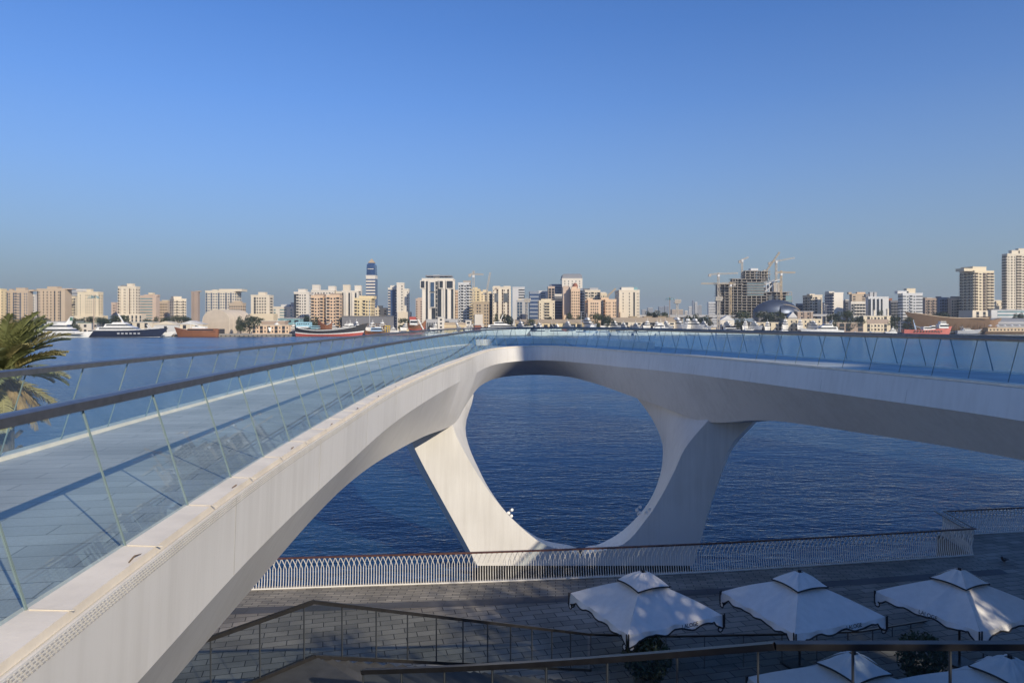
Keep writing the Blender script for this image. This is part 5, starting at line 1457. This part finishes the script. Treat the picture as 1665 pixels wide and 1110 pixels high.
# boats on the hard, centre left
boat("grey hulled yacht propped ashore above the blue deckhouse", 470, 491, 529, 650, 1, 'fly', ground=True, group=GA, hull='grey', lift=.5)
r_, L, W, z0 = boat("tall brown wooden hull on blocks beside a white yacht", 517, 540, 529, 645, -1, 'dhow', "wooden_hull", ground=True, hull='wood', h=7.0, lift=1.2, wide=6)
boat("white three deck yacht ashore right of the tall brown hull", 528, 556, 528, 640, 1, 'fly', ground=True, group=GA, lift=.6)
boat("white and blue yacht ashore above the black dhow bow", 548, 572, 528, 648, -1, 'fly', ground=True, group=GA, lift=.6, hull='lightblue')
boat("small white cabin cruiser left of the unfinished wooden frames", 558, 592, 531, 642, 1, 'fly', ground=True, group=GA, h=2.2)
boat("white yacht with a dark windscreen facing the quay", 634, 650, 530, 640, 1, 'fly', ground=True, group=GA)
r_, L, W, z0 = boat("red topped white ship hull under repair on the slip", 664, 692, 530, 645, 1, 'dhow', "ship_hull", ground=True, hull='redlow', h=6.0, lift=1.5, wide=7)
tier(r_, -L*.40, L*.05, 8.5, 13.5, 2.8, .2, .6, 'white'); tier(r_, -L*.42, -L*.05, 13.5, 16.5, 2.6, .2, .4, 'red', win=False, name="red_cover")
m = MB(); m.bar((L*.1,-2,14),(L*.45,-2,2.0),1.6,1.2); m.build("gangway", BMT['white'], r_)
# scaffolds and odd yard things
sc_ = thing("boat_scaffold", "grey brown timber scaffold around an unfinished boat in the yard", "scaffold", (P(607,522,gd(607,650)).x, gd(607,650), ZB))
m = MB()
for i in range(9):
    for z in (2,4.5,7,9.5): m.bar((-11+i*2.7,0,z),(-11+(i+1)*2.7,0,z+.2*((i*3)%3-1)),.25,.4)
    m.bar((-11+i*2.7,0,0.005),(-11+i*2.7+.2,0,10-abs(i-4)*.4),.3,.3,up=(0,1,0)); m.bar((-11+i*2.7,4,0.005),(-11+i*2.7,4,9.5),.3,.3,up=(0,1,0))
m.build("timber_frame", BMT['oldwood'], sc_)
m = hull_mesh(20, 6, 6, 1.5, 1.0, .1, .5, [(.5,0),(1,0)], 0); o = m.build("ribbed_hull", BMT['oldwood'], sc_, smooth=40); o.location = (0,2.2,.8)
yl = thing("boat_lift", "yellow boat lift frame between the scaffold and the white yacht", "boat lift", (P(628,522,gd(628,660)).x, gd(628,660), ZB))
m = MB()
for x in (-3.5,-1,1.5,3.5): m.bar((x,0,.005),(x,0,7.5),.7,.7,up=(0,1,0))
m.bar((-4,0,7.5),(4,0,7.5),.9,.9); m.bar((-3.5,0,3),(3.5,0,6),.4,.4); m.build("frame", BMT['yellow'], yl)
tk = thing("black_tank", "black upright tank in front of the striped hotel", "tank", (P(700,522,gd(700,640)).x, gd(700,640), ZB))
m = MB(); m.tube([(0,0,.005),(0,0,7.0),(0,0,7.8)], [2.1,2.1,1.2], 14); m.build("shell", BMT['black'], tk, smooth=40); m = MB(); m.bar((2.2,-.4,.005),(2.2,-.4,7.6),.2,.6,up=(0,1,0)); m.build("ladder", C['dgrey'], tk)
rt = thing("rust_tank", "rust red round tank in a white frame left of the green container", "tank", (P(777,522,gd(777,645)).x, gd(777,645), ZB))
m = MB(); m.tube([(-4,0,4.5),(-3,0,4.5),(3,0,4.5),(4,0,4.5)], [1.8,3.8,3.8,1.8], 16); m.build("shell", C['rust'], rt, smooth=40)
m = MB()
for x in (-5.5,5.5):
    for y in (-4,4): m.bar((x,y,.005),(x,y,9),.4,.4,up=(0,1,0))
m.bar((-5.5,-4,9),(5.5,-4,9),.4,.4); m.build("frame", C['lgrey'], rt)
def container(label, x0, x1, dd, h, mat, mi=0):
    dd = gd((x0+x1)/2, dd); W = (x1-x0)/F*dd; b = P((x0+x1)/2,522,dd)
    r = thing("container", label, "container", (b.x, dd, ZB)); m = MB(); n = 14
    m.prism([(-W/2+W*k/n, -.12*(k%2)) for k in range(n+1)]+[(W/2,3),(-W/2,3)], .006, h)
    m.build("corrugated_shell", mat, r); m = MB(); m.box(-W/2-.1,W/2+.1,-.25,3.05,h,h+.2); m.build("top_frame", C['dgrey'], r)
container("green container right of the rust red tank", 787, 799, 648, 5.0, C['teal'])
container("beige container beside the gangway of the ship under repair", 661, 670, 630, 4.5, C['yellow'])
container("rust red container in front of the left long workshop", 914, 921, 690, 4.5, C['rust'])
container("grey container behind the white yachts in the centre", 881, 896, 688, 4.2, C['lgrey'])
container("cream container at the foot of the heavy lattice mast", 1153, 1164, 725, 5.2, C['cream'])
container("red container left of the white boats near the right workshop", 1088, 1094, 705, 4.6, C['rust'])
# centre: large white yacht and the crowd of boats
dd = bank_d(822)-16
r_, L, W, z0 = boat("very long white motor yacht with a swept mast, at the centre of the quay", 782, 862, 546, dd, 1, 'none', "superyacht")
m = hull_mesh(L, 10, 7.6, 2.0, 0, .16, .85, [(.12,1),(1.0,0)], -.6); m.build("hull", [BMT['white'], BMT['navy']], r_, smooth=40)
tier(r_, -L*.36, L*.32, 7.5, 10.8, 4.0, .8, 12.0, 'white'); tier(r_, -L*.24, L*.06, 10.8, 13.6, 3.4, .8, 6.0, 'white')
m = MB(); m.bar((-L*.12,0,13),(-L*.05,0,20.5),2.4,.6); m.build("radar_mast", BMT['white'], r_)
rb = random.Random(5)
small = [(692,726,'yacht','white',1),(722,752,'yacht','white',-1),(748,782,'yacht','white',1),(862,890,'fly','white',-1),(884,936,'yacht','white',1),(926,966,'yacht','white',1),(944,974,'fly','lightblue',-1),(966,1006,'yacht','white',1),(992,1026,'yacht','white',-1),
         (1008,1046,'yacht','navy',1),(1030,1066,'yacht','white',1),(1050,1086,'fly','white',-1),(1066,1112,'yacht','white',1),(1100,1136,'yacht','white',1),(1116,1162,'yacht','white',-1)]
posn = ["below the tall white cabin stack","below the tan barrel tent","left of the rust red tank","right of the lattice mast","below the cream dark balcony block","below the domed tower","below the terraced cream complex","below the dense peach block","below the left side of the big white block",
        "below the teal roof box","left of the tree clump","below the tree clump","below the disguised palm mast","right of the lattice lamp mast","left of the heavy lattice mast"]
for (x0, x1, kd, hl, fc), w in zip(small, posn):
    boat(("white " if hl == 'white' else hl.replace('light','light ')+" hulled ") + {'sport':"low sports boat",'yacht':"cabin yacht",'fly':"flybridge yacht"}[kd] + " at the quay, " + w, x0, x1, 545, bank_d(x0)-rb.uniform(8,22), fc, kd, group=GA, hull=hl)
ash = [(872,884,'fly','white',1,688,"above the quay left of the grey container"),(899,909,'fly','white',-1,690,"with a dark windscreen, under the domed tower"),(948,968,'fly','white',1,692,"largest one ashore, left of the right workshop trees"),(1010,1022,'fly','navy',1,700,"with a dark hull under the right workshop eaves"),
       (1030,1042,'fly','white',1,702,"at the open bay of the right workshop"),(1094,1114,'fly','white',1,712,"bow up beside the heavy lattice mast, left group"),(1108,1126,'fly','white',-1,716,"under a white awning left of the heavy mast"),(1124,1142,'fly','white',1,715,"with two window rows, left of the heavy mast"),
       (1140,1154,'fly','white',1,720,"next to the cream container"),(1178,1192,'fly','navy',1,728,"with a dark cover in front of the white gabled shed"),(1204,1218,'fly','white',-1,730,"with a tall flybridge left of the flat workshop")]
for x0, x1, kd, hl, fc, dd, w in ash:
    boat(("white " if hl == 'white' else "dark ") + "motor yacht propped ashore, " + w, x0, x1, 533, dd, fc, kd, ground=True, group=GA, hull=hl, lift=2.2, endon=True)
more = [(574,588,648,"under the yellow apartment block"),(596,610,640,"in front of the timber scaffold"),(612,626,646,"left of the yellow boat lift"),(652,664,640,"left of the ship under repair"),(440,454,648,"behind the peach restaurant"),(700,712,652,"beside the black upright tank"),(738,750,650,"in front of the tan barrel tent"),(756,768,655,"left of the rust red tank"),(806,820,672,"at the foot of the arched hotel trees"),(842,856,676,"left of the first lattice light mast"),(862,876,690,"right of the first lattice light mast"),
        (918,932,684,"beside the rust red container"),(976,992,690,"between the two long workshops"),(994,1008,694,"at the left end of the right workshop"),(1044,1058,700,"at the second open bay of the right workshop"),(1060,1074,702,"at the third open bay of the right workshop"),(1078,1092,706,"at the right end of the right workshop"),
        (1222,1236,728,"at the left corner of the flat cream workshop"),(1240,1254,730,"in front of the flat cream workshop"),(1268,1284,732,"where the two cream workshops meet"),(1292,1308,735,"in front of the two storey workshop windows"),(1318,1332,737,"at the right end of the two storey workshop")]
for x0, x1, dd, w in more:
    boat("white cabin cruiser standing ashore, " + w, x0, x1, 533, dd, 1 if x0 % 4 else -1, 'fly', ground=True, group=GA, lift=1.6+(x0%5)*.3, endon=True)
rightb = [(1164,1222,'sport','white',1,"long white yacht with a blue cover below the heavy lattice mast"),(1238,1266,'sport','white',-1,"white yacht with its stern to the flat workshop"),(1262,1296,'yacht','white',1,"white yacht left of the largest swept one at right"),
          (1303,1370,'yacht','white',-1,"largest white yacht at right, with a swept stern arch"),(1376,1394,'sport','white',-1,"small white open boat by the dock shelter"),(1410,1432,'sport','grey',1,"grey boat under the terrace house"),(1440,1458,'fly','white',-1,"small white cabin boat right of the terrace house"),(1200,1240,'yacht','white',1,"white yacht right of the heavy lattice mast")]
for x0, x1, kd, hl, fc, lb in rightb:
    boat(lb, x0, x1, 543, bank_d(x0)-rb.uniform(6,20), fc, kd, group=GA, hull=hl)
# red ship
dd = bank_d(1505)-12
r_, L, W, z0 = boat("small red ship with white bridge and dark round openings", 1468, 1546, 541, dd, 1, 'none', "coaster_ship")
m = hull_mesh(L, 9, 4.6, 4.2, .8, .06, .7, [(.16,1),(1.0,0)], -.5); m.build("hull", [BMT['salmon'], BMT['salmon']], r_, smooth=40)
for k in range(10):
    m = MB(); x = -L*.30+k*L*.06; m.box(x,x+1.3,-4.75,-4.2,2.4,4.0); m.build("porthole", BMT['black'], r_)
tier(r_, L*.22, L*.42, 6.6, 11.0, 3.2, .4, .4, 'white'); tier(r_, L*.26, L*.38, 11.0, 14.0, 2.6, .2, .3, 'white')
tier(r_, -L*.10, L*.08, 4.6, 8.2, 2.8, .3, 1.2, 'white'); tier(r_, L*.02, L*.16, 4.6, 9.5, 2.0, 3.5, .2, 'white', name="lifeboat_house")
m = MB(); m.bar((-L*.24,0,4.6),(-L*.28,0,15.5),.5,.5,up=(0,1,0)); m.bar((-L*.22,0,4.6),(-L*.26,0,12),.4,.4,up=(0,1,0)); m.bar((-L*.25,0,9),(-L*.12,0,7),.3,.3); m.build("derrick", BMT['lightblue'], r_)
boat("grey motor yacht with a white cabin right of the red ship", 1555, 1594, 541, bank_d(1575)-12, 1, 'sport', group=GA, hull='grey', h=4.0)
# giant wooden ship ashore
dd = 785
r_, L, W, z0 = boat("giant unfinished wooden ship ashore behind the red ship", 1478, 1604, 537, dd, -1, 'none', "wooden_ship", ground=True, cat="ship")
m = hull_mesh(L, 22, 15.5, 7.5, 2.0, .14, .6, [(.3,0),(.6,0),(1.0,0)], 1.5, full=2.0); m.build("hull", BMT['oldwood'], r_, smooth=50)
m = MB(); m.tube([((t-.5)*L, 10.9*(1 if t<.45 else max(.03,1-((t-.4)/.6)**2.0)), 15.6+7.5*max(0,(t-.35)/.65)**2) for t in [i/18 for i in range(1,18)]], .5, 5); m.build("gunwale", BMT['sand'], r_)
for k in range(9):
    m = MB(); x = -L*.4+k*L*.09; m.bar((x,12.5,.005),(x,10,9),.5,.5,up=(0,1,0)); m.build("prop", BMT['oldwood'], r_)
r_, L, W, z0 = boat("second brown wooden hull ashore, stern of the giant ship, with a timber stair tower", 1586, 1626, 537, 790, 1, 'none', "wooden_ship", ground=True, cat="ship")
m = hull_mesh(L, 13, 13, 3, .6, .16, .7, [(.5,0),(1.0,0)], 1.0); m.build("hull", pmat("brown_planks",(0.24,0.15,0.09),.85,var=.25,scale=.6,stretch=(1,1,5)), r_, smooth=50)
m = MB()
for k in range(6): m.bar((-L*.42,-6.5,k*2.6),(-L*.30,-6.5,k*2.6+2.6),.6,.4); m.bar((-L*.30,-6.5,k*2.6),(-L*.42,-6.5,k*2.6+2.6),.6,.4)
for x in (-L*.44,-L*.36,-L*.28): m.bar((x,-6.6,.005),(x,-6.6,17),.4,.4,up=(0,1,0))
m.build("stair_tower", BMT['sand'], r_)
r_, L, W, z0 = boat("long beige timber houseboat with white parasols on its deck, at the right edge", 1598, 1700, 540, bank_d(1650)-8, 1, 'none', "houseboat")
m = hull_mesh(L, 10, 2.6, .3, .2, .04, .9, [(.4,0),(1.0,0)], -.5); m.build("hull", BMT['oldwood'], r_, smooth=40)
tier(r_, -L*.46, L*.46, 2.5, 6.6, 4.4, .3, .3, 'sand', win=False, name="cabin")
for k in range(16):
    m = MB(); x = -L*.43+k*L*.056; m.box(x,x+1.6,-4.5,-4.3,3.8,5.4); m.build("window", BMT['glass'], r_)
m = MB(); m.box(-L*.47,L*.47,-4.8,4.8,6.6,7.0); m.build("upper_deck", BMT['sand'], r_)
for k in range(5):
    m = MB(); x = -L*.38+k*8; m.tube([(x,0,7),(x,0,9.6)],.12,5); m.add([(x+2.4*math.cos(a*math.pi/3),2.4*math.sin(a*math.pi/3),9) for a in range(6)]+[(x,0,10.4)], [(a,(a+1)%6,6) for a in range(6)]); m.build("deck_parasol", BMT['white'], r_)

# ------------------------------------------------------------------ date palm by the left arm
palm = thing("date_palm", "date palm with green upper fronds and dry drooping lower ones left of the bridge", "palm tree", (P(2,614,15.5).x, 15.5, ZP))
pz = P(2,614,15.5).z-ZP
rp = random.Random(11)
m = MB(); m.tube([(0.5,.3,0),(.3,.2,pz*.4),(.05,0,pz*.8),(0,0,pz)], [.28,.24,.21,.24], 10)
for k in range(70):
    a = k*2.4; z = pz*.25+k*pz*.0105; c = Vector((0.3*(1-z/pz),.2*(1-z/pz),z))
    m.bar(c+Vector((.2*math.cos(a),.2*math.sin(a),0)), c+Vector((.34*math.cos(a),.34*math.sin(a),.14)), .12,.05)
m.build("trunk", M['bark'], palm)
PG = [pmat("palm_green",(0.19,0.21,0.085),.5,var=.3,scale=3), pmat("palm_yellow_green",(0.30,0.27,0.12),.55,var=.3,scale=3), pmat("palm_dry",(0.30,0.21,0.10),.8,var=.3,scale=4)]
def frond(a, elev, L, droop, mi, seed):
    rg = random.Random(seed); m = MB()
    d_ = Vector((math.cos(a), math.sin(a), 0)); pts = []
    for i in range(15):
        t = i/14; el = elev - droop*t**1.4
        p = (pts[-1] if pts else Vector((0,0,pz))) + ((d_*math.cos(el)+Vector((0,0,math.sin(el))))*(L/14) if pts else Vector())
        pts.append(p)
    m.tube(pts, [.035*(1-.8*i/14)+.004 for i in range(15)], 5, 0)
    side = d_.cross(Vector((0,0,1))).normalized()
    n = 58
    for k in range(n):
        t = .16+0.84*k/n; f = t*14; i = min(int(f),13); p = pts[i].lerp(pts[i+1], f-i); tn = (pts[min(i+1,14)]-pts[i]).normalized()
        ll = (.70*math.sin(math.pi*min(1,t*.9+.08))**.7)*(L/3.0)*rg.uniform(.85,1.1)
        upv = side.cross(tn).normalized()
        for sg in (-1,1):
            dr = (tn*.75+side*sg*.8+upv*rg.uniform(.05,.45)).normalized() if mi < 2 else (tn*.8+side*sg*.45+Vector((0,0,-.6))+upv*rg.uniform(-.3,.3)).normalized()
            tip = p+dr*ll+Vector((0,0,-.10*ll)); mid = p.lerp(tip,.5)+Vector((0,0,.03)); w = (tn-dr*tn.dot(dr)).normalized()*.012
            m.add([p-w*.6,p+w*.6,mid+w,mid-w,tip], [(0,1,2,3),(3,2,4)], 0)
    return m.build("frond", PG[mi], palm)
for k in range(74):
    el = 6+76*rp.random()
    frond(k*2.39996+rp.uniform(-.2,.2), R(el), rp.uniform(1.05,1.55)+.25*(el>55), R(rp.uniform(34,62)), 0 if k % 3 else 1, 100+k)
for k in range(18):
    frond(k*2*math.pi/18+.15, R(-18-(k*17)%34), 1.45, R(34), 2 if k % 3 else 1, 300+k)

# dry leaf bits on the drain strip of the left arm
leafd = pmat("dry_leaf_brown",(0.16,0.10,0.05),.9,var=.3,scale=20)
rl = random.Random(3)
cand = [s for s in along(0.9, [v for v in shoulder if v.y < 26 and v.x < 0 and v.y > 3])]
for k, (p, t) in enumerate(cand[::3][:8]):
    m = MB(); u = (t*rl.choice((1,-1))*1.0+Vector((rl.uniform(-.1,.1),0,0))).normalized(); L_ = rl.uniform(.06,.22)
    q = [Vector((0,0,.012)), u*L_*.5+Vector((rl.uniform(-.03,.03),0,.03)), u*L_+Vector((rl.uniform(-.05,.05),0,.015))]
    m.tube(q, [.006,.008,.003], 5); m.quad(q[1]+Vector((.012,0,0)), q[2]+Vector((.015,0,.01)), q[2], q[1])
    o = m.build("dry_twig", leafd, None); o.location = p + Vector((-t.y,t.x,0))*.05 + Vector((0,0,.085))
    tag(o, "dry brown twig caught on the pale ledge along the bridge's left arm", "twig", "dry twigs on the bridge ledge")

# ------------------------------------------------------------------ dusty air over the creek
m = MB(); m.box(-4600, 4600, -320, 5100, -3.0, E+135)
hz = m.build("haze", [], None)
hm = bpy.data.materials.new("dusty_air"); hm.use_nodes = True
hn = hm.node_tree.nodes; hn.remove(hn["Principled BSDF"])
pv = hn.new("ShaderNodeVolumePrincipled")
pv.inputs["Color"].default_value = (0.80, 0.86, 0.92, 1)
pv.inputs["Density"].default_value = 0.00014
pv.inputs["Anisotropy"].default_value = 0.2
hm.node_tree.links.new(pv.outputs[0], hn["Material Output"].inputs["Volume"])
hz.data.materials.append(hm)
tag(hz, kind="stuff")
